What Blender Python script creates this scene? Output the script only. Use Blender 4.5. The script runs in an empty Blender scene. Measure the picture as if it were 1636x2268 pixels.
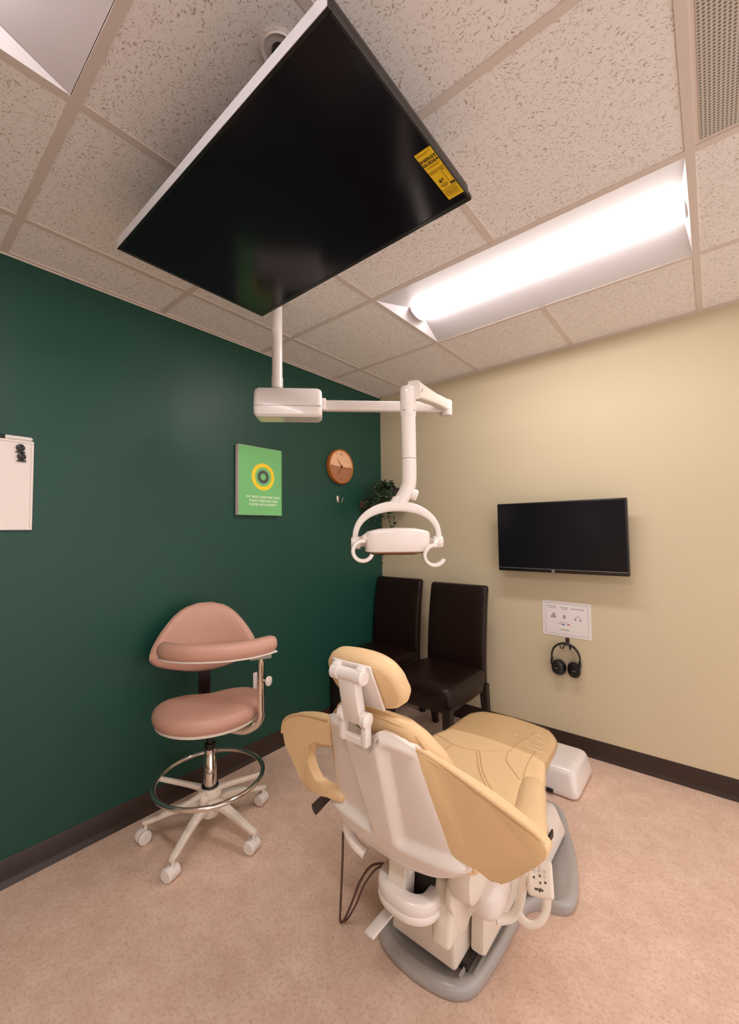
import bpy, bmesh, math, random
from mathutils import Vector, Matrix

random.seed(7)
S = bpy.context.scene
COL = S.collection

# ------------------------------------------------------------------ camera
cam_d = bpy.data.cameras.new('camera')
cam = bpy.data.objects.new('camera', cam_d)
COL.objects.link(cam)
S.camera = cam
yaw, pitch, roll = 0.6907, 0.0467, -0.0126
fw = Vector((-math.sin(yaw) * math.cos(pitch), math.cos(yaw) * math.cos(pitch), math.sin(pitch)))
r0 = Vector((math.cos(yaw), math.sin(yaw), 0))
u0 = r0.cross(fw)
rr = math.cos(roll) * r0 + math.sin(roll) * u0
uu = -math.sin(roll) * r0 + math.cos(roll) * u0
M = Matrix((rr, uu, -fw)).transposed().to_4x4()
M.translation = Vector((2.1185, -2.7202, 1.3234))
cam.matrix_world = M
cam_d.sensor_fit = 'HORIZONTAL'
cam_d.sensor_width = 36.0
cam_d.lens = 920.1 / 1636 * 36.0
cam_d.clip_start = 0.02

# ------------------------------------------------------------------ light level
LAMP_STRENGTH = 21.5
LAMP_COLOR = (1.0, 0.935, 0.91)
S.view_settings.view_transform = 'Standard'
S.view_settings.look = 'None'
S.view_settings.exposure = 0.52
S.view_settings.gamma = 1.0
S.view_settings.use_curve_mapping = False
w = bpy.data.worlds.new('world')
S.world = w
w.use_nodes = True
w.node_tree.nodes['Background'].inputs[0].default_value = (1.0, 0.94, 0.93, 1)
w.node_tree.nodes['Background'].inputs[1].default_value = 1.15

H = 2.442           # ceiling height
XR, YN = 3.7, -4.4  # unseen room ends: near wall built, right side left open for world light

# ------------------------------------------------------------------ materials
def lin(c):
    c = c / 255.0
    return c / 12.92 if c <= 0.04045 else ((c + 0.055) / 1.055) ** 2.4

def rgb(r, g, b):
    return (lin(r), lin(g), lin(b), 1.0)

def mat(name, col, rough=0.5, metal=0.0, var=0.05, vscale=12.0, bump=0.0, bscale=200.0, coat=0.0, spec=None):
    m = bpy.data.materials.new(name)
    m.use_nodes = True
    nt = m.node_tree
    b = nt.nodes['Principled BSDF']
    b.inputs['Roughness'].default_value = rough
    b.inputs['Metallic'].default_value = metal
    if coat:
        b.inputs['Coat Weight'].default_value = coat
        b.inputs['Coat Roughness'].default_value = 0.08
    if spec is not None:
        b.inputs['Specular IOR Level'].default_value = spec
    tc = nt.nodes.new('ShaderNodeTexCoord')
    n = nt.nodes.new('ShaderNodeTexNoise')
    n.inputs['Scale'].default_value = vscale
    n.inputs['Detail'].default_value = 4
    nt.links.new(tc.outputs['Object'], n.inputs['Vector'])
    mx = nt.nodes.new('ShaderNodeMix')
    mx.data_type = 'RGBA'
    mx.inputs[6].default_value = tuple(c * (1 - var) for c in col[:3]) + (1,)
    mx.inputs[7].default_value = tuple(min(1, c * (1 + var)) for c in col[:3]) + (1,)
    nt.links.new(n.outputs['Fac'], mx.inputs[0])
    nt.links.new(mx.outputs[2], b.inputs['Base Color'])
    if bump:
        n2 = nt.nodes.new('ShaderNodeTexNoise')
        n2.inputs['Scale'].default_value = bscale
        n2.inputs['Detail'].default_value = 3
        nt.links.new(tc.outputs['Object'], n2.inputs['Vector'])
        bp = nt.nodes.new('ShaderNodeBump')
        bp.inputs['Strength'].default_value = bump
        bp.inputs['Distance'].default_value = 0.002
        nt.links.new(n2.outputs['Fac'], bp.inputs['Height'])
        nt.links.new(bp.outputs['Normal'], b.inputs['Normal'])
    return m

def emis(name, col, strength):
    m = bpy.data.materials.new(name)
    m.use_nodes = True
    nt = m.node_tree
    nt.nodes.remove(nt.nodes['Principled BSDF'])
    e = nt.nodes.new('ShaderNodeEmission')
    e.inputs[0].default_value = (*col, 1)
    e.inputs[1].default_value = strength
    nt.links.new(e.outputs[0], nt.nodes['Material Output'].inputs[0])
    return m

def floor_mat():
    m = bpy.data.materials.new('speckled_sheet_floor')
    m.use_nodes = True
    nt = m.node_tree
    b = nt.nodes['Principled BSDF']
    b.inputs['Roughness'].default_value = 0.42
    b.inputs['Specular IOR Level'].default_value = 0.35
    tc = nt.nodes.new('ShaderNodeTexCoord')
    def noise(scale, detail, rough=0.6):
        n = nt.nodes.new('ShaderNodeTexNoise')
        n.inputs['Scale'].default_value = scale
        n.inputs['Detail'].default_value = detail
        n.inputs['Roughness'].default_value = rough
        nt.links.new(tc.outputs['Object'], n.inputs['Vector'])
        return n
    n1, n2, n3 = noise(9, 9, 0.8), noise(85, 6, 0.75), noise(260, 3, 0.8)
    r1 = nt.nodes.new('ShaderNodeValToRGB')
    r1.color_ramp.elements[0].position = 0.30
    r1.color_ramp.elements[0].color = rgb(213, 178, 156)
    r1.color_ramp.elements[1].position = 0.72
    r1.color_ramp.elements[1].color = rgb(242, 213, 194)
    nt.links.new(n1.outputs['Fac'], r1.inputs['Fac'])
    def over(src, n, lo, hi, col):
        r = nt.nodes.new('ShaderNodeMapRange')
        r.inputs['From Min'].default_value = lo
        r.inputs['From Max'].default_value = hi
        nt.links.new(n.outputs['Fac'], r.inputs['Value'])
        x = nt.nodes.new('ShaderNodeMix')
        x.data_type = 'RGBA'
        nt.links.new(r.outputs[0], x.inputs[0])
        nt.links.new(src, x.inputs[6])
        x.inputs[7].default_value = col
        return x.outputs[2]
    c = over(r1.outputs['Color'], n2, 0.50, 0.74, rgb(190, 150, 124))
    c = over(c, n3, 0.60, 0.82, rgb(246, 222, 204))
    nt.links.new(c, b.inputs['Base Color'])
    return m

def tile_mat():
    m = bpy.data.materials.new('fissured_ceiling_tile')
    m.use_nodes = True
    nt = m.node_tree
    b = nt.nodes['Principled BSDF']
    b.inputs['Roughness'].default_value = 0.95
    tc = nt.nodes.new('ShaderNodeTexCoord')
    wob = nt.nodes.new('ShaderNodeTexNoise')
    wob.inputs['Scale'].default_value = 45
    nt.links.new(tc.outputs['Object'], wob.inputs['Vector'])
    add = nt.nodes.new('ShaderNodeMix')
    add.data_type = 'RGBA'
    add.blend_type = 'ADD'
    add.inputs[0].default_value = 0.035
    nt.links.new(tc.outputs['Object'], add.inputs[6])
    nt.links.new(wob.outputs['Color'], add.inputs[7])
    col = None
    for k, (ang, sx, sy, th) in enumerate(((0.5, 70, 190, 0.26), (2.0, 85, 210, 0.24), (1.2, 260, 300, 0.30))):
        mp = nt.nodes.new('ShaderNodeMapping')
        mp.inputs['Rotation'].default_value = (0, 0, ang)
        mp.inputs['Scale'].default_value = (sx, sy, 1)
        nt.links.new(add.outputs[2], mp.inputs['Vector'])
        v = nt.nodes.new('ShaderNodeTexVoronoi')
        v.inputs['Scale'].default_value = 1.0
        v.inputs['Randomness'].default_value = 1.0
        nt.links.new(mp.outputs['Vector'], v.inputs['Vector'])
        lt = nt.nodes.new('ShaderNodeMapRange')
        lt.inputs['From Min'].default_value = th + 0.08
        lt.inputs['From Max'].default_value = th - 0.05
        nt.links.new(v.outputs['Distance'], lt.inputs['Value'])
        # keep only part of the cells
        sp = nt.nodes.new('ShaderNodeSeparateColor')
        nt.links.new(v.outputs['Color'], sp.inputs[0])
        gt = nt.nodes.new('ShaderNodeMath')
        gt.operation = 'GREATER_THAN'
        gt.inputs[1].default_value = 0.62 if k < 2 else 0.7
        nt.links.new(sp.outputs[0], gt.inputs[0])
        mul = nt.nodes.new('ShaderNodeMath')
        mul.operation = 'MULTIPLY'
        nt.links.new(lt.outputs[0], mul.inputs[0])
        nt.links.new(gt.outputs[0], mul.inputs[1])
        if col is None:
            col = mul.outputs[0]
        else:
            mxm = nt.nodes.new('ShaderNodeMath')
            mxm.operation = 'MAXIMUM'
            nt.links.new(col, mxm.inputs[0])
            nt.links.new(mul.outputs[0], mxm.inputs[1])
            col = mxm.outputs[0]
    x = nt.nodes.new('ShaderNodeMix')
    x.data_type = 'RGBA'
    nt.links.new(col, x.inputs[0])
    x.inputs[6].default_value = rgb(244, 238, 236)
    x.inputs[7].default_value = rgb(190, 172, 160)
    nt.links.new(x.outputs[2], b.inputs['Base Color'])
    return m

def perforated_mat():
    m = bpy.data.materials.new('perforated_metal')
    m.use_nodes = True
    nt = m.node_tree
    b = nt.nodes['Principled BSDF']
    b.inputs['Roughness'].default_value = 0.5
    tc = nt.nodes.new('ShaderNodeTexCoord')
    v = nt.nodes.new('ShaderNodeTexVoronoi')
    v.inputs['Scale'].default_value = 110
    v.inputs['Randomness'].default_value = 0.0
    nt.links.new(tc.outputs['Object'], v.inputs['Vector'])
    r = nt.nodes.new('ShaderNodeMapRange')
    r.inputs['From Min'].default_value = 0.30
    r.inputs['From Max'].default_value = 0.42
    nt.links.new(v.outputs['Distance'], r.inputs['Value'])
    x = nt.nodes.new('ShaderNodeMix')
    x.data_type = 'RGBA'
    nt.links.new(r.outputs[0], x.inputs[0])
    x.inputs[6].default_value = rgb(120, 112, 108)
    x.inputs[7].default_value = rgb(205, 198, 190)
    nt.links.new(x.outputs[2], b.inputs['Base Color'])
    return m

def wood_mat(name, a, c, scale=30):
    m = bpy.data.materials.new(name)
    m.use_nodes = True
    nt = m.node_tree
    b = nt.nodes['Principled BSDF']
    b.inputs['Roughness'].default_value = 0.45
    tc = nt.nodes.new('ShaderNodeTexCoord')
    mp = nt.nodes.new('ShaderNodeMapping')
    mp.inputs['Scale'].default_value = (1, 1, 14)
    nt.links.new(tc.outputs['Object'], mp.inputs['Vector'])
    n = nt.nodes.new('ShaderNodeTexNoise')
    n.inputs['Scale'].default_value = scale
    n.inputs['Detail'].default_value = 5
    nt.links.new(mp.outputs[0], n.inputs['Vector'])
    x = nt.nodes.new('ShaderNodeMix')
    x.data_type = 'RGBA'
    nt.links.new(n.outputs['Fac'], x.inputs[0])
    x.inputs[6].default_value = a
    x.inputs[7].default_value = c
    nt.links.new(x.outputs[2], b.inputs['Base Color'])
    return m

def film_mat():
    m = bpy.data.materials.new('clear_plastic_film')
    m.use_nodes = True
    nt = m.node_tree
    nt.nodes.remove(nt.nodes['Principled BSDF'])
    t = nt.nodes.new('ShaderNodeBsdfTransparent')
    t.inputs[0].default_value = (0.93, 0.91, 0.87, 1)
    g = nt.nodes.new('ShaderNodeBsdfGlossy')
    g.inputs['Roughness'].default_value = 0.22
    g.inputs['Color'].default_value = (0.9, 0.9, 0.9, 1)
    tc = nt.nodes.new('ShaderNodeTexCoord')
    mp = nt.nodes.new('ShaderNodeMapping')
    mp.inputs['Scale'].default_value = (14, 90, 14)
    nt.links.new(tc.outputs['Object'], mp.inputs['Vector'])
    n = nt.nodes.new('ShaderNodeTexNoise')
    n.inputs['Scale'].default_value = 1.0
    nt.links.new(mp.outputs[0], n.inputs['Vector'])
    bp = nt.nodes.new('ShaderNodeBump')
    bp.inputs['Strength'].default_value = 0.8
    bp.inputs['Distance'].default_value = 0.01
    nt.links.new(n.outputs['Fac'], bp.inputs['Height'])
    nt.links.new(bp.outputs['Normal'], g.inputs['Normal'])
    x = nt.nodes.new('ShaderNodeMixShader')
    x.inputs[0].default_value = 0.13
    nt.links.new(t.outputs[0], x.inputs[1])
    nt.links.new(g.outputs[0], x.inputs[2])
    nt.links.new(x.outputs[0], nt.nodes['Material Output'].inputs[0])
    return m

MT = dict(
    green=mat('green_wall_paint', rgb(27, 72, 60), 0.42, var=0.04, vscale=3, bump=0.06, bscale=500, spec=0.4),
    beige=mat('beige_wall_paint', rgb(213, 198, 167), 0.6, var=0.03, vscale=2, bump=0.08, bscale=420),
    cream=mat('cream_wall_paint', rgb(214, 200, 176), 0.7, var=0.03),
    base=mat('dark_brown_rubber', rgb(52, 37, 30), 0.38, var=0.1),
    grid=mat('white_painted_metal', rgb(222, 208, 200), 0.45, var=0.02),
    white=mat('glossy_white_plastic', rgb(238, 228, 222), 0.22, var=0.02, coat=0.3),
    offwhite=mat('warm_white_plastic', rgb(232, 220, 206), 0.35, var=0.03),
    reflector=mat('white_reflector', rgb(216, 210, 214), 0.5, var=0.01),
    tan=mat('tan_upholstery', rgb(235, 200, 153), 0.42, var=0.05, vscale=9, bump=0.12, bscale=600),
    seam=mat('tan_piping', rgb(216, 178, 134), 0.45, var=0.05),
    stool=mat('rose_brown_vinyl', rgb(206, 158, 140), 0.40, var=0.05, vscale=10, bump=0.12, bscale=700),
    leather=mat('dark_brown_leather', rgb(30, 15, 12), 0.36, var=0.2, vscale=14, bump=0.2, bscale=350, spec=0.3),
    darkwood=mat('dark_stained_wood', rgb(28, 16, 13), 0.45, var=0.2),
    chrome=mat('chrome', rgb(225, 215, 208), 0.10, metal=1.0, var=0.01),
    black=mat('black_plastic', rgb(22, 20, 20), 0.35, var=0.1),
    blackgloss=mat('black_glossy_screen', rgb(20, 19, 26), 0.16, var=0.02, spec=0.28),
    bezel=mat('black_screen_bezel', rgb(26, 24, 25), 0.28, var=0.05),
    silver=mat('silver_edge', rgb(225, 225, 232), 0.2, metal=0.7, var=0.02),
    greymetal=mat('grey_enamel', rgb(174, 169, 166), 0.32, var=0.06, vscale=20, coat=0.2),
    darkgap=mat('dark_steel', rgb(52, 44, 40), 0.5, var=0.2),
    cord=mat('brown_cable', rgb(92, 62, 54), 0.5),
    paper=mat('white_paper', rgb(236, 228, 226), 0.7, var=0.01),
    board=mat('whiteboard_enamel', rgb(238, 226, 220), 0.25, var=0.01),
    yellow=mat('yellow_label', rgb(235, 196, 20), 0.4, var=0.03),
    ink=mat('brown_black_ink', rgb(50, 34, 14), 0.5),
    inkgrey=mat('grey_ink', rgb(128, 118, 130), 0.6),
    inkfaint=mat('faint_grey_ink', rgb(172, 160, 160), 0.6),
    inkblue=mat('blue_ink', rgb(88, 120, 178), 0.6),
    inkred=mat('red_ink', rgb(190, 60, 70), 0.6),
    inkbrown=mat('soft_ochre_ink', rgb(160, 122, 6), 0.6),
    canvasgreen=mat('bright_green_canvas', rgb(122, 196, 122), 0.7, var=0.02),
    canvasedge=mat('white_canvas_edge', rgb(228, 210, 206), 0.8),
    ringyellow=mat('yellow_paint', rgb(252, 216, 40), 0.6, var=0.01),
    ringgrey=mat('dark_grey_green_paint', rgb(76, 88, 72), 0.6, var=0.01),
    ringpale=mat('sage_green_paint', rgb(134, 196, 150), 0.6, var=0.01),
    lettering=mat('cream_lettering', rgb(244, 248, 226), 0.6, var=0.01),
    clockframe=mat('orange_wood_rim', rgb(192, 112, 48), 0.35, var=0.15, vscale=40),
    clockpale=wood_mat('pale_wood', rgb(236, 178, 138), rgb(250, 204, 164)),
    clockdark=wood_mat('walnut_wood', rgb(156, 100, 66), rgb(188, 128, 90)),
    clockink=mat('clock_brown_ink', rgb(120, 70, 40), 0.5),
    nickel=mat('brushed_nickel', rgb(190, 180, 160), 0.3, metal=0.9),
    bronze=mat('dark_bronze', rgb(84, 70, 64), 0.35, metal=0.7),
    shelf=mat('dark_brown_laminate', rgb(116, 94, 90), 0.5, var=0.1),
    leaf=mat('dark_green_leaf', rgb(60, 80, 54), 0.45, var=0.4, vscale=40),
    stem=mat('green_stem', rgb(60, 70, 40), 0.6),
    lensbrown=mat('amber_lens', rgb(150, 112, 84), 0.12, var=0.2, vscale=30, coat=0.5),
    pocketpad=mat('shadow_grey_rubber', rgb(90, 84, 80), 0.6),
    darkround=mat('dark_brown_plastic', rgb(92, 64, 46), 0.4),
    lamp=emis('lit_diffuser', LAMP_COLOR, LAMP_STRENGTH),
    floor=floor_mat(), tile=tile_mat(), perf=perforated_mat(), film=film_mat(),
)

# ------------------------------------------------------------------ mesh helpers
def add_box(bm, lo, hi, bevel=0.0, seg=2, mtx=None):
    vs = [bm.verts.new((x, y, z)) for x in (lo[0], hi[0]) for y in (lo[1], hi[1]) for z in (lo[2], hi[2])]
    fs = [bm.faces.new([vs[i] for i in f]) for f in ((0, 1, 3, 2), (4, 6, 7, 5), (0, 4, 5, 1), (2, 3, 7, 6), (0, 2, 6, 4), (1, 5, 7, 3))]
    if bevel > 0:
        es = list({e for f in fs for e in f.edges})
        r = bmesh.ops.bevel(bm, geom=es, offset=bevel, segments=seg, affect='EDGES', profile=0.5)
        vs = list({v for f in r['faces'] for v in f.verts} | {v for v in vs if v.is_valid})
    if mtx is not None:
        bmesh.ops.transform(bm, matrix=mtx, verts=[v for v in vs if v.is_valid])
    return vs

def frame_of(d):
    d = d.normalized()
    a = Vector((0, 0, 1)) if abs(d.z) < 0.9 else Vector((1, 0, 0))
    x = a.cross(d).normalized()
    return x, d.cross(x).normalized()

def loft(bm, rings, cap=True, closed=True):
    R = [[bm.verts.new(p) for p in ring] for ring in rings]
    n = len(R[0])
    for a, b in zip(R, R[1:]):
        for i in range(n if closed else n - 1):
            j = (i + 1) % n
            bm.faces.new((a[i], a[j], b[j], b[i]))
    if cap and closed:
        bm.faces.new(list(reversed(R[0])))
        bm.faces.new(R[-1])
    return R

def tube(bm, path, rad, seg=12, cap=True, flat=None):
    path = [Vector(p) for p in path]
    rad = rad if isinstance(rad, (list, tuple)) else [rad] * len(path)
    rings = []
    t0 = (path[1] - path[0]).normalized()
    x, y = frame_of(t0)
    for i, p in enumerate(path):
        t = (path[min(i + 1, len(path) - 1)] - path[max(i - 1, 0)]).normalized()
        x = (x - t * x.dot(t)).normalized()
        y = t.cross(x)
        rings.append([p + x * (rad[i] * math.cos(a)) * (flat or 1) + y * (rad[i] * math.sin(a)) for a in [2 * math.pi * k / seg for k in range(seg)]])
    return loft(bm, rings, cap)

def smooth_path(pts, n=6, closed=False):
    pts = [Vector(p) for p in pts]
    out = []
    m = len(pts)
    rng = range(m if closed else m - 1)
    for i in rng:
        g = (lambda k: pts[k % m]) if closed else (lambda k: pts[max(0, min(m - 1, k))])
        p0, p1, p2, p3 = g(i - 1), g(i), g(i + 1), g(i + 2)
        for k in range(n):
            t = k / n
            out.append(0.5 * ((2 * p1) + (p2 - p0) * t + (2 * p0 - 5 * p1 + 4 * p2 - p3) * t * t + (3 * p1 - p0 - 3 * p2 + p3) * t ** 3))
    if not closed:
        out.append(pts[-1])
    return out

def lathe(bm, prof, origin, axis=(0, 0, 1), seg=32):
    o = Vector(origin)
    ax = Vector(axis).normalized()
    x, y = frame_of(ax)
    rings = [[o + ax * h + (x * math.cos(a) + y * math.sin(a)) * max(r, 1e-5) for a in [2 * math.pi * k / seg for k in range(seg)]] for r, h in prof]
    return loft(bm, rings, True)

def superellipse(cx, cy, hw, hh, n=3.0, seg=28):
    out = []
    for k in range(seg):
        a = 2 * math.pi * k / seg
        c, s = math.cos(a), math.sin(a)
        out.append((cx + hw * math.copysign(abs(c) ** (2 / n), c), cy + hh * math.copysign(abs(s) ** (2 / n), s)))
    return out

def prism(bm, poly, fn, t, bevel=0.0, seg=2):
    """poly of 2-D points; fn(a,b,depth)->3-D point; thickness t"""
    A = [bm.verts.new(fn(a, b, 0.0)) for a, b in poly]
    B = [bm.verts.new(fn(a, b, t)) for a, b in poly]
    n = len(poly)
    f1 = bm.faces.new(A)
    f2 = bm.faces.new(list(reversed(B)))
    sides = []
    for i in range(n):
        j = (i + 1) % n
        sides.append(bm.faces.new((A[j], A[i], B[i], B[j])))
    if bevel > 0:
        es = list(f1.edges) + list(f2.edges)
        bmesh.ops.bevel(bm, geom=es, offset=bevel, segments=seg, affect='EDGES', profile=0.5)

def obj(name, bm, m, parent=None, smooth=True, sub=0, label=None, angle=40):
    if isinstance(bm, bmesh.types.BMesh):
        bmesh.ops.recalc_face_normals(bm, faces=bm.faces)
        me = bpy.data.meshes.new(name)
        bm.to_mesh(me)
        bm.free()
    else:
        me = bm
    ms = m if isinstance(m, (list, tuple)) else [m]
    me.materials.clear()
    for k in ms:
        me.materials.append(MT[k])
    if smooth:
        me.shade_smooth()
        if not sub:
            me.set_sharp_from_angle(angle=math.radians(angle))
    o = bpy.data.objects.new(name, me)
    COL.objects.link(o)
    if sub:
        md = o.modifiers.new('subdivision', 'SUBSURF')
        md.levels = sub
        md.render_levels = sub
    if parent is not None:
        o.parent = parent
        o.matrix_parent_inverse = WM[parent.name].inverted()
    WM[o.name] = Matrix.Identity(4)
    if label:
        o['label'] = label
    return o

WM = {}
def thing(name, label, cat, loc, group=None):
    o = bpy.data.objects.new(name, None)
    o.empty_display_size = 0.05
    COL.objects.link(o)
    o.location = loc
    WM[o.name] = Matrix.Translation(Vector(loc))
    o['label'] = label
    o['category'] = cat
    if group:
        o['group'] = group
    return o

def tag(o, label, cat, group=None):
    o['label'] = label
    o['category'] = cat
    if group:
        o['group'] = group
    return o

def struct(name, bm, m, **k):
    o = obj(name, bm, m, **k)
    o['kind'] = 'structure'
    return o

def new():
    return bmesh.new()

def text_into(bm, s, size, origin, right, up, depth=0.0006, align='CENTER', spacing=1.0, stretch=1.0, bold=0.0):
    cu = bpy.data.curves.new('t', 'FONT')
    cu.body = s
    cu.size = size
    cu.align_x = align
    cu.align_y = 'CENTER'
    cu.space_character = spacing
    cu.offset = bold
    cu.extrude = depth / 2
    cu.resolution_u = 3
    o = bpy.data.objects.new('t', cu)
    COL.objects.link(o)
    dg = bpy.context.evaluated_depsgraph_get()
    me = bpy.data.meshes.new_from_object(o.evaluated_get(dg))
    R, U = Vector(right).normalized(), Vector(up).normalized()
    N = R.cross(U)
    mt = Matrix((R * stretch, U, N)).transposed().to_4x4()
    mt.translation = Vector(origin)
    me.transform(mt)
    bm.from_mesh(me)
    bpy.data.meshes.remove(me)
    bpy.data.objects.remove(o)
    bpy.data.curves.remove(cu)

def smoothstep(a, b, x):
    t = max(0.0, min(1.0, (x - a) / (b - a)))
    return t * t * (3 - 2 * t)

def interp(tab, x):
    if x <= tab[0][0]:
        return tab[0][1]
    for (a, va), (b, vb) in zip(tab, tab[1:]):
        if x <= b:
            return va + (vb - va) * (x - a) / (b - a)
    return tab[-1][1]

# ================================================================== STRUCTURE
bm = new(); add_box(bm, (-0.12, YN - 0.12, -0.08), (XR + 0.12, 0.12, 0)); struct('floor', bm, 'floor', smooth=False)
bm = new(); add_box(bm, (-0.12, YN - 0.12, 0), (0, 0.12, H + 0.3)); struct('wall_left', bm, 'green', smooth=False)
bm = new(); add_box(bm, (0, 0, 0), (XR + 0.12, 0.12, H + 0.3)); struct('wall_back', bm, 'beige', smooth=False)
bm = new(); add_box(bm, (0, YN - 0.12, 0), (XR + 0.12, YN, H + 0.3)); struct('wall_near', bm, 'cream', smooth=False)

GY0, GX0, T = 0.577, 0.278, 0.61
xs = [0.0] + [GX0 + T * k for k in range(6)] + [XR]
ys = [0.0] + [-(GY0 + T * k) for k in range(7)] + [YN]
ys = [y for y in ys if y >= YN]
def is_troffer(x, y):
    X1, X2 = GX0 + T, GX0 + 3 * T
    for k in (0, 3):
        if X1 < x < X2 and -(GY0 + T * (k + 1)) < y < -(GY0 + T * k):
            return True
    return False
def is_vent(x, y):
    return GX0 + 3 * T < x < GX0 + 4 * T and -(GY0 + 2 * T) < y < -(GY0 + T)
bm = new()
for i in range(len(xs) - 1):
    for j in range(len(ys) - 1):
        cx, cy = (xs[i] + xs[i + 1]) / 2, (ys[j] + ys[j + 1]) / 2
        if is_troffer(cx, cy) or is_vent(cx, cy):
            continue
        add_box(bm, (xs[i], ys[j + 1], H + 0.003), (xs[i + 1], ys[j], H + 0.016))
struct('ceiling', bm, 'tile', smooth=False)
# closing slab above the plenum keeps the ceiling void dark
bm = new(); add_box(bm, (-0.12, YN - 0.12, H + 0.3), (XR + 0.12, 0.12, H + 0.34)); struct('ceiling_slab', bm, 'grid', smooth=False)

bm = new()
W = 0.012
for x in xs[1:-1]:
    cuts = [y for y in ys]
    for a, b in zip(cuts, cuts[1:]):
        if is_troffer(x - 0.001, (a + b) / 2) and is_troffer(x + 0.001, (a + b) / 2):
            continue
        add_box(bm, (x - W, b - W, H), (x + W, a + W, H + 0.004))
for y in ys[1:-1]:
    add_box(bm, (0, y - W, H - 0.0006), (XR, y + W, H + 0.0034))
# wall angle
add_box(bm, (0, YN, H - 0.0005), (0.02, 0, H + 0.003)); add_box(bm, (0, -0.02, H - 0.0005), (XR, 0, H + 0.003))
add_box(bm, (0, YN, H - 0.006), (0.0025, 0, H + 0.003)); add_box(bm, (0, -0.0025, H - 0.006), (XR, 0, H + 0.003))
struct('trim_1', bm, 'grid', smooth=False)

def baseboard(name, fn, length):
    bm = new()
    prof = [(0, 0), (0.016, 0), (0.015, 0.004), (0.007, 0.016), (0.004, 0.03), (0.004, 0.098), (0.002, 0.102), (0, 0.102)]
    loft(bm, [[fn(0, a, z) for a, z in prof], [fn(length, a, z) for a, z in prof]])
    struct(name, bm, 'base', angle=60)
baseboard('baseboard_left', lambda t, a, z: (a, -t, z), -YN)
baseboard('baseboard_back', lambda t, a, z: (t, -a, z), XR)
baseboard('baseboard_near', lambda t, a, z: (t, YN + a, z), XR)

# ================================================================== CEILING LIGHTS
def troffer(y1, label):
    x0, x1 = GX0 + T + W, GX0 + 3 * T - W
    ya, yb = y1 - W, y1 - T + W
    yc = (ya + yb) / 2
    t = thing('ceiling_light', label, 'ceiling light', ((x0 + x1) / 2, yc, H))
    half = (ya - yb) / 2
    # curved reflector: rises from the rim to a trough beside the lens
    prof = []
    for k in range(9):
        s = k / 8
        prof.append((half - 0.002 - s * (half - 0.070), H + 0.001 + 0.040 * (0.8 * s + 0.2 * math.sin(s * math.pi / 2))))
    bm = new()
    for sg in (1, -1):
        a = [bm.verts.new((x0, yc + sg * p, z)) for p, z in prof]
        b = [bm.verts.new((x1, yc + sg * p, z)) for p, z in prof]
        for i in range(8):
            bm.faces.new((a[i], a[i + 1], b[i + 1], b[i]))
    # flat back above the lens
    c = [bm.verts.new(v) for v in ((x0, yc - 0.070, H + 0.042), (x1, yc - 0.070, H + 0.042), (x1, yc + 0.070, H + 0.042), (x0, yc + 0.070, H + 0.042))]
    bm.faces.new(c)
    obj('reflector', bm, 'reflector', t)
    for xa, xb in ((x0, x0 + 0.045), (x1, x1 - 0.02)):
        bm = new()
        pa = [(xa, yc + half, H), (xa, yc - half, H)]
        top = [(xb, yc - half * 0.25, H + 0.041), (xb, yc + half * 0.25, H + 0.041)]
        bm.faces.new([bm.verts.new(v) for v in pa + top])
        obj('end_plate', bm, 'reflector', t)
    bm = new()
    add_box(bm, (x0 - 0.01, yc - half - 0.01, H + 0.005), (x0, yc + half + 0.01, H + 0.14))
    add_box(bm, (x1, yc - half - 0.01, H + 0.005), (x1 + 0.01, yc + half + 0.01, H + 0.14))
    add_box(bm, (x0 - 0.01, yc - half - 0.01, H + 0.005), (x1 + 0.01, yc - half, H + 0.14))
    add_box(bm, (x0 - 0.01, yc + half, H + 0.005), (x1 + 0.01, yc + half + 0.01, H + 0.14))
    add_box(bm, (x0 - 0.01, yc - half - 0.01, H + 0.13), (x1 + 0.01, yc + half + 0.01, H + 0.14))
    obj('housing', bm, 'grid', t, smooth=False)
    bm = new()
    ring = lambda x: [(x, yc + 0.070 * math.cos(a), H + 0.041 - 0.030 * math.sin(a)) for a in [math.pi * k / 14 for k in range(15)]]
    loft(bm, [ring(x0 + 0.055), ring(x1 - 0.012)])
    obj('diffuser', bm, 'lamp', t, label='glowing white half-round diffuser')
    for xa in (x0 + 0.045, x1 - 0.012):
        bm = new()
        rg = [(yc + 0.073 * math.cos(a), H + 0.0415 - 0.033 * math.sin(a)) for a in [math.pi * k / 14 for k in range(15)]]
        prism(bm, rg, lambda a, b, d, xa=xa: (xa + d, a, b), 0.009)
        obj('end_cap', bm, 'reflector', t, smooth=False)
    return t
troffer(-GY0, 'long lit ceiling light near the beige wall, right of the lamp arm')
troffer(-(GY0 + 3 * T), 'ceiling light cut off by the top left corner of the photo')

# return-air grille
vx0, vx1, vy0, vy1 = GX0 + 3 * T + W, GX0 + 4 * T - W, -(GY0 + 2 * T) + W, -(GY0 + T) - W
t = thing('ceiling_vent', 'grey perforated air vent panel in the ceiling at the top right', 'vent', ((vx0 + vx1) / 2, (vy0 + vy1) / 2, H))
bm = new(); add_box(bm, (vx0 + 0.012, vy0 + 0.012, H + 0.002), (vx1 - 0.012, vy1 - 0.012, H + 0.006)); obj('perforated_panel', bm, 'perf', t, smooth=False)
bm = new()
for a in ((vx0 - .008, vy0 - .008, vx1 + .008, vy0 + .014), (vx0 - .008, vy1 - .014, vx1 + .008, vy1 + .008), (vx0 - .008, vy0 + .014, vx0 + .014, vy1 - .014), (vx1 - .014, vy0 + .014, vx1 + .008, vy1 - .014)):
    add_box(bm, (a[0], a[1], H + 0.0035), (a[2], a[3], H + 0.014))
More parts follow.
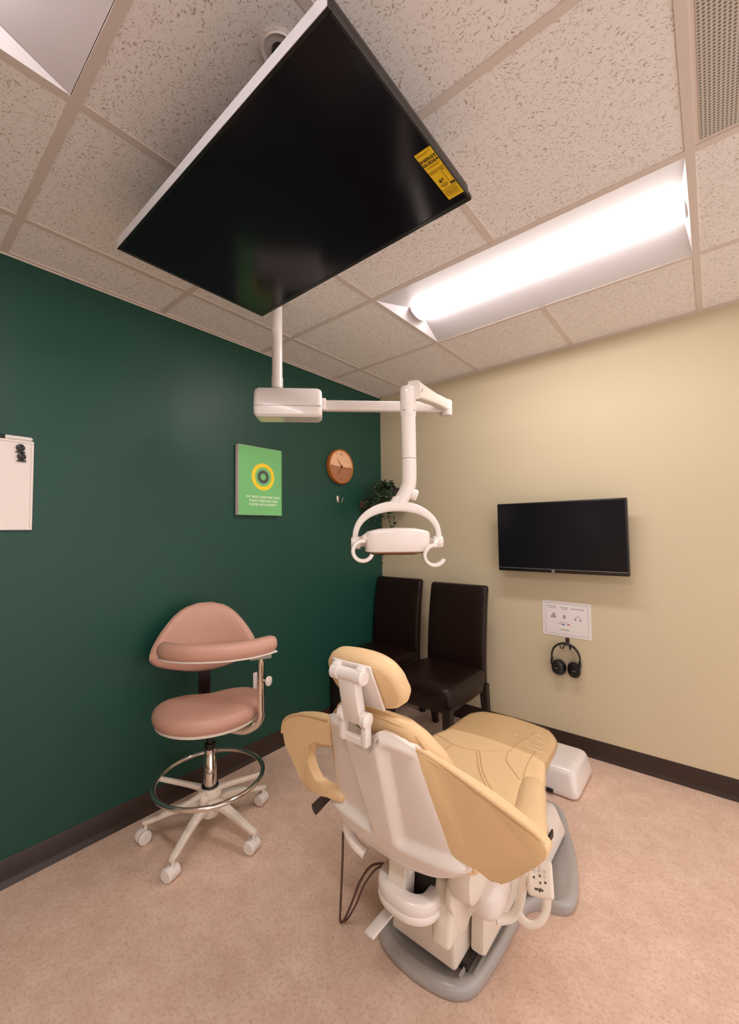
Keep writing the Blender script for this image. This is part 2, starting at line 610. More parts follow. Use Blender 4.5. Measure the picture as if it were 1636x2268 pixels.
add_box(bm, (vx0 - .008, vy0 - .008, H + 0.014), (vx1 + .008, vy1 + .008, H + 0.018))
obj('frame', bm, 'grid', t, smooth=False)

# sprinkler cup
t = thing('ceiling_sprinkler', 'round white ring with a dark centre, in the ceiling behind the hanging television', 'sprinkler', (1.385, -2.140, H))
bm = new(); lathe(bm, [(0.0, 0.003), (0.020, 0.003), (0.040, 0.001), (0.043, -0.004), (0.040, -0.007), (0.036, -0.005), (0.034, 0.0005), (0.0, 0.001)], (1.385, -2.140, H)); obj('escutcheon', bm, 'white', t)
bm = new(); lathe(bm, [(0.0, 0.0), (0.018, 0.0), (0.018, -0.012), (0.012, -0.016), (0.0, -0.016)], (1.385, -2.140, H)); obj('sprinkler_head', bm, 'bezel', t)

# ================================================================== CEILING TELEVISION
TX0, TX1, TY0, TY1, TZ = 0.667, 1.634, -2.230, -1.668, 2.246
t = thing('ceiling_television', 'large black flat television hanging face down from the ceiling', 'television', ((TX0 + TX1) / 2, (TY0 + TY1) / 2, H))
bm = new(); add_box(bm, (TX0 + 0.004, TY0 + 0.004, TZ + 0.008), (TX1 - 0.004, TY1 - 0.004, TZ + 0.045), 0.012, 3); obj('back_shell', bm, 'bezel', t)
bm = new()
for lo, hi in (((TX0, TY0), (TX1, TY0 + 0.009)), ((TX0, TY1 - 0.016), (TX1, TY1)), ((TX0, TY0 + 0.009), (TX0 + 0.009, TY1 - 0.016)), ((TX1 - 0.009, TY0 + 0.009), (TX1, TY1 - 0.016))):
    add_box(bm, (lo[0], lo[1], TZ), (hi[0], hi[1], TZ + 0.014), 0.0015, 1)
obj('bezel', bm, 'bezel', t, angle=30)
bm = new(); add_box(bm, (TX0 + 0.006, TY0 + 0.006, TZ + 0.0015), (TX1 - 0.006, TY1 - 0.012, TZ + 0.008)); obj('screen', bm, 'blackgloss', t, smooth=False)
bm = new()
add_box(bm, (TX0 + 0.002, TY0 - 0.0012, TZ + 0.0005), (TX1 - 0.002, TY0, TZ + 0.032))
obj('edge_film', bm, 'silver', t, label='shiny silver protective film along the edge', smooth=False)
bm = new(); add_box(bm, (TX0 + 0.006, TY1, TZ + 0.001), (TX1 - 0.004, TY1 + 0.001, TZ + 0.004)); obj('edge_film', bm, 'silver', t, smooth=False)
bm = new()
add_box(bm, (1.0, -2.05, TZ + 0.044), (1.3, -1.85, TZ + 0.056)); add_box(bm, (1.1, -2.0, TZ + 0.05), (1.2, -1.9, H - 0.012)); add_box(bm, (1.02, -2.06, H - 0.013), (1.28, -1.84, H))
obj('ceiling_bracket', bm, 'black', t, smooth=False)
# yellow energy label on the screen
lx0, lx1, ly0, ly1 = 1.5855, 1.6305, -1.885, -1.709
zl = TZ - 0.0002
bm = new(); add_box(bm, (lx0, ly0, zl), (lx1, ly1, TZ + 0.0016)); lab = obj('energy_label', bm, 'yellow', t, smooth=False, label='yellow energy rating sticker')
bm = new()
R_, U_ = (1, 0, 0), (0, -1, 0)
cxl = (lx0 + lx1) / 2
def Lt(s, size, fx, fy, **k):
    text_into(bm, s, size, (lx0 + fx * (lx1 - lx0), ly0 + fy * (ly1 - ly0), zl - 0.0003), R_, U_, depth=0.0004, **k)
Lt('ENERGY', 0.0125, 0.47, 0.155, bold=0.0004)
Lt('GUIDE', 0.0125, 0.42, 0.23, bold=0.0004)
Lt('$7', 0.0140, 0.36, 0.60, bold=0.0004)
def bar(fx0, fx1, fy0, fy1):
    add_box(bm, (lx0 + fx0 * (lx1 - lx0), ly0 + fy0 * (ly1 - ly0), zl - 0.0005), (lx0 + fx1 * (lx1 - lx0), ly0 + fy1 * (ly1 - ly0), zl - 0.0001))
bar(0.90, 0.93, 0.13, 0.235); bar(0.84, 0.99, 0.222, 0.24)
bar(0.0, 1.0, 0.375, 0.382); bar(0.0, 1.0, 0.775, 0.782)
bar(0.70, 0.715, 0.43, 0.74); bar(0.97, 0.98, 0.43, 0.70); bar(0.70, 0.98, 0.43, 0.436)
bar(0.70, 0.98, 0.70, 0.745)
obj('lettering', bm, 'ink', lab, smooth=False)
for rows in (((.06, .9, .035), (.06, .7, .055)), ((.1, .95, .285), (.2, .8, .305)), ((.05, .55, .40), (.05, .6, .415)), ((.62, .95, .395), (.64, .88, .41)), ((.2, .6, .66), (.12, .6, .68), (.12, .58, .695), (.2, .55, .71), (.25, .5, .725)), ((.08, .9, .81), (.08, .88, .83), (.08, .9, .85), (.08, .86, .87), (.08, .9, .89), (.08, .8, .91), (.2, .9, .94))):
    bm = new()
    for a, b_, f in rows:
        bar(a, b_, f, f + 0.007)
    obj('fine_print', bm, 'inkbrown', lab, smooth=False)

# ================================================================== DENTAL LIGHT
CAMP = Vector((2.1185, -2.7202, 1.3234))
t = thing('dental_light', 'white ceiling-mounted dental operatory light on a jointed arm above the exam chair', 'dental light', (0.575, -1.515, H))
PL = Vector((0.562, -1.507, 0))
bm = new()
lathe(bm, [(0.0, 0), (0.075, 0), (0.075, -0.012), (0.06, -0.02), (0.0, -0.02)], (PL.x, PL.y, H)); obj('ceiling_flange', bm, 'white', t)
bm = new(); tube(bm, [(PL.x, PL.y, H - 0.015), (PL.x, PL.y, 2.0)], 0.0245, 24); tube(bm, [(PL.x, PL.y, 2.05), (PL.x, PL.y, 2.006)], 0.027, 24); obj('pole', bm, 'white', t)
A0 = Vector((0.487, -1.575, 1.925)); A1 = Vector((1.135, -0.935, 1.913))
dirA = (A1 - A0); dirA.z = 0; dirA.normalize()
nA = Vector((dirA.y, -dirA.x, 0))
def mA(o):
    m_ = Matrix((dirA, -nA, Vector((0, 0, 1)))).transposed().to_4x4(); m_.translation = o; return m_
L1 = 0.31
bm = new()
secs = []
for s, k in ((0, 0.80), (0.006, 0.92), (0.02, 1.0), (L1 - 0.02, 1.0), (L1 - 0.006, 0.92), (L1, 0.80)):
    ring = []
    for (a, z) in ((-0.050, -0.070), (0.050, -0.070), (0.060, -0.060), (0.060, -0.020), (0.052, 0.055), (0.042, 0.066), (-0.042, 0.066), (-0.052, 0.055), (-0.060, -0.020), (-0.060, -0.060)):
        ring.append(mA(A0) @ Vector((s, a * k, z * k)))
    secs.append(ring)
loft(bm, secs); obj('junction_box', bm, 'white', t, angle=35)
bm = new()
for s in (0.0,):
    add_box(bm, (0.004, -0.0615, -0.021), (L1 - 0.004, 0.0615, -0.019), mtx=mA(A0))
obj('seam_line', bm, 'inkfaint', t, smooth=False)
bm = new()
ln = (A1 - A0).length
add_box(bm, (L1 - 0.01, -0.022, -0.026), (L1 + 0.02, 0.022, 0.030), 0.006, mtx=mA(A0))
add_box(bm, (L1 + 0.01, -0.017, -0.024), (ln - 0.01, 0.017, 0.026), 0.007, 3, mtx=mA(A0 + Vector((0, 0, -0.004))))
obj('horizontal_arm', bm, 'white', t)
E = A0 + dirA * ln + Vector((0, 0, -0.004))
N2 = Vector((1.296, -1.455, 1.825))
bm = new()
lathe(bm, [(0.0, -0.040), (0.026, -0.040), (0.030, -0.034), (0.030, 0.030), (0.024, 0.036), (0.0, 0.036)], E)
obj('elbow_joint', bm, 'white', t)
dB = N2 - E
bm = new()
bx = dB.normalized(); by = Vector((0, 0, 1)).cross(bx).normalized(); bz = bx.cross(by)
mB = Matrix((bx, by, bz)).transposed().to_4x4(); mB.translation = E
LB = dB.length
rings = []
for s, h, w_ in ((-0.045, 0.012, 0.016), (-0.03, 0.024, 0.021), (0.0, 0.026, 0.022), (LB * 0.5, 0.023, 0.021), (LB - 0.03, 0.030, 0.022), (LB + 0.01, 0.034, 0.023)):
    rings.append([mB @ Vector((s, y, z)) for y, z in superellipse(0, 0.012, w_, h, 6, 24)])
loft(bm, rings); obj('spring_arm', bm, 'white', t)
for s in (-0.03, 0.0, LB - 0.01):
    bm = new()
    lathe(bm, [(0, -0.026), (0.007, -0.026), (0.007, 0.026), (0, 0.026)], mB @ Vector((s, 0, 0.012)), by, 12)
    obj('pivot_pin', bm, 'chrome', t)
TB = Vector((1.277, -1.474, 0))   # drop tube axis
bm = new(); tube(bm, [(TB.x, TB.y, 1.585), (TB.x, TB.y, 1.76)], 0.0268, 28)
rings = []
for z, rx in ((1.74, 0.0268), (1.77, 0.0268), (1.825, 0.0275), (1.842, 0.0265), (1.848, 0.024)):
    rings.append([(TB.x + a, TB.y + b_, z) for a, b_ in superellipse(0, 0, rx, rx, 2.4, 28)])
loft(bm, rings); obj('drop_tube', bm, 'white', t)
bm = new(); tube(bm, [(TB.x, TB.y, 1.5825), (TB.x, TB.y, 1.5865)], 0.0262, 28); obj('tube_seam', bm, 'inkgrey', t)
bm = new(); tube(bm, [(TB.x, TB.y, 1.7565), (TB.x, TB.y, 1.7595)], 0.0272, 28); obj('tube_seam', bm, 'inkgrey', t)
RL = Vector((rr.x, rr.y, 0)).normalized()
FD = Vector((-RL.y, RL.x, 0))
HC = TB - RL * 0.048 ; HC.z = 1.283    # head centre
bm = new()
pth = [(TB.x, TB.y, 1.583), (TB.x, TB.y, 1.52), tuple(TB - RL * 0.002 + Vector((0, 0, 1.49))), tuple(TB - RL * 0.012 + Vector((0, 0, 1.465))), tuple(TB - RL * 0.030 + Vector((0, 0, 1.435))), tuple(TB - RL * 0.040 + Vector((0, 0, 1.415)))]
tube(bm, pth, [0.0268, 0.0268, 0.0268, 0.0265, 0.026, 0.024], 24); obj('bent_tube', bm, 'white', t)
bm = new(); lathe(bm, [(0, -0.008), (0.018, -0.008), (0.021, 0.004), (0.018, 0.014), (0, 0.018)], TB + RL * 0.014 + Vector((0, 0, 1.455)) + FD * 0.0, (RL * 1.0 + Vector((0, 0, -0.35))), 20); obj('tension_knob', bm, 'white', t)
HA = 0.0   # head half-axis direction
half = 0.138
# yoke arch
bm = new()
rings = []
NN = 28
for k in range(NN + 1):
    a = math.pi * k / NN
    px_ = -math.cos(a) * (half + 0.012); pz = (math.sin(a) ** 0.85) * 0.118 if k not in (0, NN) else 0
    wd = 0.013 + 0.012 * math.sin(a)
    th = 0.010 + 0.009 * math.sin(a) ** 2
    c = HC + RL * px_ + Vector((0, 0, pz + 0.012))
    tang = (RL * math.sin(a) * 1.0 + Vector((0, 0, math.cos(a)))).normalized()
    nrm = (Vector((0, 0, 1)) * math.sin(a) - RL * math.cos(a)).normalized()
    tilt = (FD + Vector((0, 0, 0.35)) * 1.0).normalized() if False else FD
    rings.append([c + tilt * y + nrm * z for y, z in superellipse(0, 0, wd, th, 4, 20)])
loft(bm, rings)
c0 = HC + Vector((0, 0, 0.128))
rings = []
for s, w_, d_ in ((0, 0.060, 0.020), (0.012, 0.036, 0.022), (0.028, 0.026, 0.023), (0.040, 0.023, 0.022)):
    rings.append([c0 + RL * (y + s * 0.25) + FD * z + Vector((0, 0, s - 0.004)) for y, z in superellipse(0, 0, w_, d_, 2.5, 24)])
loft(bm, rings)
obj('yoke', bm, 'white', t)
for sg in (-1, 1):
    bm = new()
    lathe(bm, [(0, 0), (0.019, 0), (0.0225, 0.004), (0.0225, 0.030), (0.019, 0.034), (0, 0.034)], HC + RL * (sg * (half - 0.008)), RL * sg, 24)
    lathe(bm, [(0, 0), (0.014, 0), (0.014, 0.024), (0, 0.024)], HC + RL * (sg * (half - 0.026)), RL * sg, 20)
    obj('pivot_hub', bm, 'white', t)
# head: shallow curved housing, back face bulging towards the viewer
bm = new()
rings = []
for zz, k in ((-0.031, 0.97), (-0.028, 1.0), (0.027, 1.0), (0.031, 0.985), (0.036, 0.93), (0.042, 0.6)):
    ring = []
    n_ = 40
    for i in range(n_):
        a = 2 * math.pi * i / n_
        c_, s_ = math.cos(a), math.sin(a)
        y = math.copysign(abs(c_) ** (2 / 9), c_) * (half - 0.022) * k
        z = math.copysign(abs(s_) ** (2 / 3), s_) * 0.075 * k * (1 - 0.22 * (y / half) ** 2)
        ring.append(HC + RL * y + FD * z + Vector((0, 0, zz + (0.010 * (1 - (y / half) ** 2) if zz > 0 else 0))))
    rings.append(ring)
loft(bm, rings); obj('lamp_head', bm, 'white', t, angle=50)
bm = new()
rings = []
for zz, k in ((-0.030, 0.93), (-0.036, 0.90), (-0.042, 0.6)):
    rings.append([HC + RL * y + FD * z + Vector((0, 0, zz)) for y, z in superellipse(0, 0, (half - 0.024) * k, 0.07 * k, 4, 40)])
loft(bm, rings); obj('lens', bm, 'lensbrown', t, label='amber tinted lens on the underside')
for sg in (-1, 1):
    bm = new()
    rings = []
    cc = HC + RL * (sg * (half - 0.002)) + Vector((0, 0, -0.036 - 0.009 * sg)) - FD * 0.058 + RL * (0.001 - 0.013 * sg)
    NK = 26
    for k in range(NK + 1):
        a = math.radians(78 + 262 * k / NK)
        R1 = 0.034
        c = cc + RL * (math.cos(a) * R1) + Vector((0, 0, math.sin(a) * R1))
        nrm = RL * math.cos(a) + Vector((0, 0, math.sin(a)))
        wd = 0.011 + 0.007 * min(1, k / 8)
        if k > NK - 2:
            wd *= 0.85
        rings.append([c + FD * y + nrm * z for y, z in superellipse(0, 0, wd, 0.0072, 3, 16)])
    loft(bm, rings)
    st = cc + Vector((0, 0, 0.036)) + RL * 0.006
    tube(bm, [st, st + RL * 0.004 + FD * 0.020 + Vector((0, 0, 0.014)), HC + RL * (sg * (half + 0.004))], [0.009, 0.010, 0.012], 12)
    obj('handle', bm, 'white', t)

# ================================================================== DENTAL CHAIR
XC = 1.375
ch = thing('dental_chair', 'tan dental patient chair with a white back shell on a grey base', 'dental chair', (XC, -1.25, 0))
# --- base plate
half_out = [(0.0, -1.662), (0.06, -1.657), (0.115, -1.643), (0.15, -1.620), (0.172, -1.585), (0.182, -1.53), (0.190, -1.43), (0.192, -1.30), (0.205, -1.225), (0.240, -1.190), (0.285, -1.172), (0.312, -1.150), (0.322, -1.11), (0.312, -1.03), (0.268, -0.88), (0.215, -0.76), (0.17, -0.66), (0.12, -0.62), (0.0, -0.61)]
outl = [(XC + a, b_) for a, b_ in half_out] + [(XC - a, b_) for a, b_ in reversed(half_out[1:-1])]
outl = [(p.x, p.y) for p in smooth_path([(a, b_, 0) for a, b_ in outl], 3, True)]
cen = Vector((XC, -1.2))
def shrink(k):
    return [(cen.x + (a - cen.x) * (1 - k / 0.30), cen.y + (b_ - cen.y) * (1 - k / 0.46)) for a, b_ in outl]
bm = new()
rings = []
for k, z in ((0.006, 0.0), (0.0, 0.006), (0.0, 0.026), (0.006, 0.036), (0.018, 0.042), (0.030, 0.040), (0.036, 0.036)):
    rings.append([(a, b_, z) for a, b_ in shrink(k)])
loft(bm, rings); obj('base_plate', bm, 'greymetal', ch, angle=60, label='grey enamelled floor plate')
bm = new(); add_box(bm, (XC + 0.128, -1.60, 0.035), (XC + 0.134, -1.25, 0.046)); obj('plate_rib', bm, 'greymetal', ch, smooth=False)
bm = new(); add_box(bm, (XC + 0.158, -1.57, 0.035), (XC + 0.164, -1.22, 0.045)); obj('plate_rib', bm, 'greymetal', ch, smooth=False)
# --- lift column covers
def frustum(bm, b0, b1, t0, t1, z0, z1, bevel=0.012, seg=3):
    vs = [bm.verts.new(v) for v in ((b0[0], b0[1], z0), (b1[0], b0[1], z0), (b1[0], b1[1], z0), (b0[0], b1[1], z0), (t0[0], t0[1], z1), (t1[0], t0[1], z1), (t1[0], t1[1], z1), (t0[0], t1[1], z1))]
    fs = [bm.faces.new([vs[i] for i in f]) for f in ((3, 2, 1, 0), (4, 5, 6, 7), (0, 1, 5, 4), (1, 2, 6, 5), (2, 3, 7, 6), (3, 0, 4, 7))]
    if bevel:
        bmesh.ops.bevel(bm, geom=list({e for f in fs for e in f.edges}), offset=bevel, segments=seg, affect='EDGES', profile=0.5)
bm = new(); frustum(bm, (1.268, -1.612), (1.500, -1.20), (1.285, -1.600), (1.490, -1.22), 0.052, 0.235, 0.014); obj('rear_cover', bm, 'offwhite', ch)
bm = new(); add_box(bm, (1.285, -1.57, 0.035), (1.515, -1.18, 0.06)); add_box(bm, (1.30, -1.50, 0.06), (1.508, -1.15, 0.30)); obj('lift_frame', bm, 'darkgap', ch, smooth=False)
bm = new(); prism(bm, [(-1.535, 0.075), (-1.515, 0.060), (-1.13, 0.060), (-1.13, 0.34), (-1.40, 0.34), (-1.52, 0.24)], lambda a, b_, d: (1.508 + d, a, b_), 0.042, 0.008); obj('side_cover', bm, 'offwhite', ch)
bm = new(); frustum(bm, (1.150, -1.205), (1.600, -0.79), (1.195, -1.17), (1.568, -0.85), 0.036, 0.185, 0.035, 5); obj('pump_housing', bm, 'white', ch)
bm = new(); add_box(bm, (1.588, -1.045, 0.135), (1.596, -0.995, 0.165), 0.004); obj('rocker_switch', bm, 'black', ch)
bm = new(); add_box(bm, (1.28, -1.52, 0.23), (1.50, -0.95, 0.405), 0.02); obj('seat_frame', bm, 'offwhite', ch)
# --- U shaped bumper at the rear
bm = new()
U = [(1.320, -1.620), (1.318, -1.672), (1.326, -1.706), (1.352, -1.727), (1.39, -1.734), (1.430, -1.732), (1.459, -1.714), (1.470, -1.684), (1.468, -1.62)]
pth = smooth_path([(a, b_, 0.290) for a, b_ in U], 5)
rings = []
for i, p in enumerate(pth):
    tg = (pth[min(i + 1, len(pth) - 1)] - pth[max(i - 1, 0)]).normalized()
    nn_ = Vector((tg.y, -tg.x, 0))
    rings.append([p + nn_ * y + Vector((0, 0, z)) for y, z in superellipse(0, 0, 0.023, 0.020, 3.5, 20)])
loft(bm, rings)
rings = []
for i, p in enumerate(pth):
    tg = (pth[min(i + 1, len(pth) - 1)] - pth[max(i - 1, 0)]).normalized()
    nn_ = Vector((tg.y, -tg.x, 0))
    rings.append([p + nn_ * (y - 0.002) + Vector((0, 0, z - 0.026)) for y, z in superellipse(0, 0, 0.026, 0.013, 4, 20)])
loft(bm, rings)
obj('bumper_loop', bm, 'white', ch)
bm = new(); add_box(bm, (1.335, -1.715, 0.235), (1.455, -1.58, 0.262), 0.01); obj('bumper_tray', bm, 'darkgap', ch)
bm = new(); frustum(bm, (1.470, -1.70), (1.53, -1.53), (1.465, -1.66), (1.53, -1.52), 0.19, 0.345, 0.014); obj('hinge_cover', bm, 'offwhite', ch)
bm = new(); add_box(bm, (1.45, -1.64, 0.17), (1.50, -1.58, 0.215), 0.008); obj('cover_latch', bm, 'offwhite', ch)
# flat release lever
bm = new(); add_box(bm, (1.300, -1.778, 0.168), (1.334, -1.60, 0.180), 0.005, 2); obj('release_lever', bm, 'white', ch)
# --- recline bracket
bm = new()
add_box(bm, (-0.026, -0.004, -0.19), (0.026, 0.004, 0.0), 0.001, 1, mtx=Matrix.Translation((1.375, -1.705, 0.425)) @ Matrix.Rotation(math.radians(-8), 4, 'X'))
add_box(bm, (0.024, -0.004, -0.19), (0.030, 0.05, 0.0), 0.001, 1, mtx=Matrix.Translation((1.375, -1.705, 0.425)) @ Matrix.Rotation(math.radians(-8), 4, 'X'))
add_box(bm, (-0.060, 0.01, -0.13), (-0.030, 0.02, 0.0), 0.001, 1, mtx=Matrix.Translation((1.375, -1.69, 0.425)))
obj('recline_bracket', bm, 'offwhite', ch)
bm = new(); add_box(bm, (1.32, -1.66, 0.26), (1.47, -1.60, 0.42)); obj('mechanism', bm, 'darkgap', ch, smooth=False)
bm = new(); tube(bm, smooth_path([(1.415, -1.69, 0.42), (1.42, -1.685, 0.37), (1.402, -1.69, 0.33), (1.395, -1.69, 0.28)]), 0.005, 8); obj('wire', bm, 'paper', ch)

# --- back shell
def sh_hw(z): return interp(((0.34, 0.17), (0.38, 0.205), (0.42, 0.225), (0.47, 0.238), (0.55, 0.217), (0.65, 0.190), (0.72, 0.176), (0.77, 0.167), (0.82, 0.160)), z)
def sh_y(z): return interp(((0.33, -1.685), (0.37, -1.712), (0.42, -1.738), (0.47, -1.758), (0.60, -1.802), (0.70, -1.835), (0.80, -1.866)), z)
def shell_pt(u, v, off=0.0):
    zt = 0.812 - 0.030 * (1 - smoothstep(0.018, 0.070, abs(u) * 0.16)) - 0.050 * abs(u) ** 6
    zb = 0.352 + 0.085 * abs(u) ** 3 + 0.015 * u
    z = zb + (zt - zb) * v
    hw = sh_hw(z)
    dx = u * hw
    s = interp(((0.40, 0.046), (0.47, 0.040), (0.78, 0.060)), z)
    pocket = smoothstep(s - 0.008, s + 0.022, abs(dx)) * smoothstep(0.450, 0.485, z - 0.02 * abs(dx) / 0.2)
    pocket *= 1 - smoothstep(0.75, 0.79, z)
    y = sh_y(z) - 0.010 + 0.026 * pocket + 0.024 * abs(u) ** 9 + 0.022 * smoothstep(0.90, 1.0, v) + 0.03 * (1 - smoothstep(0.0, 0.10, v))
    y -= 0.012 * (1 - u * u)
    return Vector((XC + dx, y + off, z))
bm = new()
NU, NV = 72, 84
fr = [[bm.verts.new(shell_pt(-1 + 2 * i / NU, j / NV)) for i in range(NU + 1)] for j in range(NV + 1)]
for j in range(NV):
    for i in range(NU):
        bm.faces.new((fr[j][i], fr[j][i + 1], fr[j + 1][i + 1], fr[j + 1][i]))
o = obj('back_shell', bm, 'white', ch, angle=80, label='glossy white plastic shell behind the backrest')
md = o.modifiers.new('thickness', 'SOLIDIFY'); md.thickness = 0.016; md.offset = -1
md = o.modifiers.new('round', 'BEVEL'); md.width = 0.004; md.segments = 2; md.limit_method = 'ANGLE'
# --- back cushion
bm = new()
rings = []
for z, hw, th in ((0.40, 0.17, 0.02), (0.415, 0.20, 0.045), (0.50, 0.235, 0.058), (0.60, 0.228, 0.062), (0.68, 0.215, 0.060), (0.75, 0.190, 0.054), (0.80, 0.155, 0.046), (0.825, 0.125, 0.034), (0.836, 0.09, 0.016)):
    yc = sh_y(z) + 0.026 + th * 0.86; th *= 0.86
    rings.append([(XC + a, b_ + 0.02 * (abs(a) / 0.2) ** 2, z) for a, b_ in superellipse(0, yc, hw, th, 2.6, 36)])
loft(bm, rings); bc = obj('backrest_cushion', bm, 'tan', ch)
bm = new()
pth = []
for z, hw in ((0.44, 0.236), (0.55, 0.228), (0.65, 0.212), (0.72, 0.194), (0.775, 0.166), (0.806, 0.128)):
    pth.append((XC + hw * 0.97, sh_y(z) + 0.052, z))
tp = [(XC + 0.06, sh_y(0.825) + 0.03, 0.830), (XC - 0.06, sh_y(0.825) + 0.03, 0.830)]
full = pth + tp + [(2 * XC - a, b_, c_) for a, b_, c_ in reversed(pth)]
tube(bm, smooth_path(full, 5), 0.0045, 8); obj('piping', bm, 'seam', bc)
# --- wings
def wing(poly, yfn, name='side_wing'):
    bm = new()
    prism(bm, poly, lambda a, b_, d: (a, yfn(a, b_) + d, b_), 0.034, 0.006, 3)
    return obj(name, bm, 'tan', ch, angle=70)
def sp(poly, n=4):
    return [(p.x, p.y) for p in smooth_path([(a, b_, 0) for a, b_ in poly], n, True)]
wr = wing(sp([(1.49, 0.755), (1.53, 0.775), (1.60, 0.745), (1.70, 0.698), (1.790, 0.656), (1.816, 0.643), (1.818, 0.625), (1.800, 0.600), (1.765, 0.562), (1.72, 0.518), (1.695, 0.502), (1.665, 0.500), (1.62, 0.500), (1.56, 0.48), (1.49, 0.48)], 3), lambda a, b_: (sh_y(b_) + 0.024) * (1 - smoothstep(1.54, 1.78, a)) - 1.775 * smoothstep(1.54, 1.78, a))
wl = wing(sp([(1.20, 0.72), (1.107, 0.725), (1.03, 0.711), (0.967, 0.690), (0.930, 0.662), (0.922, 0.620), (0.942, 0.580), (0.980, 0.540), (1.012, 0.500), (1.040, 0.478), (1.079, 0.474), (1.117, 0.485), (1.20, 0.49), (1.20, 0.515), (1.130, 0.512), (1.105, 0.512), (1.082, 0.526), (1.062, 0.555), (1.050, 0.590), (1.058, 0.615), (1.08, 0.634), (1.12, 0.648), (1.20, 0.655)], 3), lambda a, b_: -1.770)
bm = new(); tube(bm, smooth_path([(1.52, -1.832, 0.782), (1.60, -1.812, 0.750), (1.70, -1.788, 0.701), (1.79, -1.773, 0.659), (1.815, -1.768, 0.636)], 4), 0.0045, 8); obj('piping', bm, 'seam', wr)
bm = new(); tube(bm, smooth_path([(1.15, -1.77, 0.726), (1.03, -1.770, 0.712), (0.967, -1.770, 0.691), (0.93, -1.770, 0.662), (0.921, -1.770, 0.62)], 4), 0.004, 8); obj('piping', bm, 'seam', wl)
# --- armrests
for sg in (1, -1):
    bm = new()
    rings = []
    P = [(0.386, -1.750, 0.620, 0.038, 0.030), (0.382, -1.735, 0.622, 0.046, 0.038), (0.366, -1.66, 0.600, 0.043, 0.042), (0.342, -1.58, 0.578, 0.040, 0.043), (0.318, -1.50, 0.560, 0.039, 0.042), (0.300, -1.435, 0.547, 0.036, 0.038), (0.292, -1.405, 0.541, 0.028, 0.029), (0.289, -1.392, 0.538, 0.012, 0.013)]
    for dx, y, z, hw, hh in P:
        rings.append([(XC + sg * dx + a, y, z + b_) for a, b_ in superellipse(0, 0, hw, hh, 2.3, 24)])
    loft(bm, rings)
    obj('armrest', bm, 'tan', ch)
# --- seat
bm = new()
rings = []
seat = [(-0.797, 0.150, 0.440, 0.010), (-0.802, 0.162, 0.438, 0.018), (-0.820, 0.180, 0.432, 0.026), (-0.850, 0.202, 0.426, 0.032), (-0.90, 0.208, 0.422, 0.036), (-1.00, 0.212, 0.418, 0.040), (-1.06, 0.217, 0.416, 0.042), (-1.10, 0.232, 0.414, 0.043), (-1.17, 0.247, 0.412, 0.045), (-1.26, 0.256, 0.410, 0.046), (-1.40, 0.262, 0.412, 0.046), (-1.55, 0.250, 0.420, 0.048), (-1.66, 0.225, 0.432, 0.046), (-1.70, 0.19, 0.440, 0.03)]
for y, hw, zc, hh in seat:
    rings.append([(XC + a, y, zc + b_ + (0.004 * math.cos(a / hw * math.pi) if b_ > 0 else 0)) for a, b_ in superellipse(0, 0, hw, hh, 4.2, 44)])
loft(bm, rings); st = obj('seat_cushion', bm, 'tan', ch)
bm = new()
def seam(pts, r=0.0028):
    q = smooth_path([(a, b_, 0) for a, b_ in pts], 6)
    out = []
    for p in q:
        y = p.y
        zc = interp(tuple((s[0], s[2] + s[3]) for s in sorted(seat)), y)
        hw = interp(tuple((s[0], s[1]) for s in sorted(seat)), y)
        k = min(0.999, abs(p.x - XC) / hw)
        drop = interp(tuple((s[0], s[3]) for s in sorted(seat)), y) * (1 - (1 - k ** 4.2) ** (1 / 4.2))
        out.append((p.x, y, zc - drop + 0.004 * math.cos((p.x - XC) / hw * math.pi) - 0.0005))
    tube(bm, out, r, 8)
seam([(1.169, -1.133), (1.237, -1.168), (1.298, -1.188), (1.375, -1.167), (1.47, -1.109)])
seam([(1.47, -1.109), (1.474, -1.05), (1.476, -1.004), (1.49, -0.93), (1.50, -0.86)])
seam([(1.47, -1.109), (1.480, -1.15), (1.495, -1.178), (1.561, -1.241)])
seam([(1.370, -1.173), (1.430, -1.283), (1.496, -1.365), (1.59, -1.444)])
seam([(1.380, -1.168), (1.440, -1.276), (1.506, -1.358), (1.60, -1.436)])
seam([(1.255, -1.307), (1.271, -1.178)])
seam([(1.263, -1.307), (1.279, -1.180)])
seam([(1.544, -1.017), (1.552, -1.132), (1.575, -1.257)])
seam([(1.159, -1.229), (1.187, -1.099), (1.20, -1.0)])
obj('seat_piping', bm, 'seam', st)
# clear cover over the toe end
bm = new()
rings = []
for y, hw, zc, hh in [(-0.793, 0.155, 0.439, 0.016)] + seat[2:7]:
    rings.append([(XC + a, y, zc + b_ + (0.004 * math.cos(a / hw * math.pi) if b_ > 0 else 0)) for a, b_ in superellipse(0, 0, hw + 0.004, hh + 0.003, 4.2, 44)])
R = loft(bm, rings, cap=False)
bm.faces.new(R[0])
obj('toe_cover', bm, 'film', ch, label='clear wrinkled plastic sleeve over the foot end')

# --- headrest
HR = Matrix.Translation((XC, -1.885, 0.920)) @ Matrix.Rotation(math.radians(25), 4, 'X')
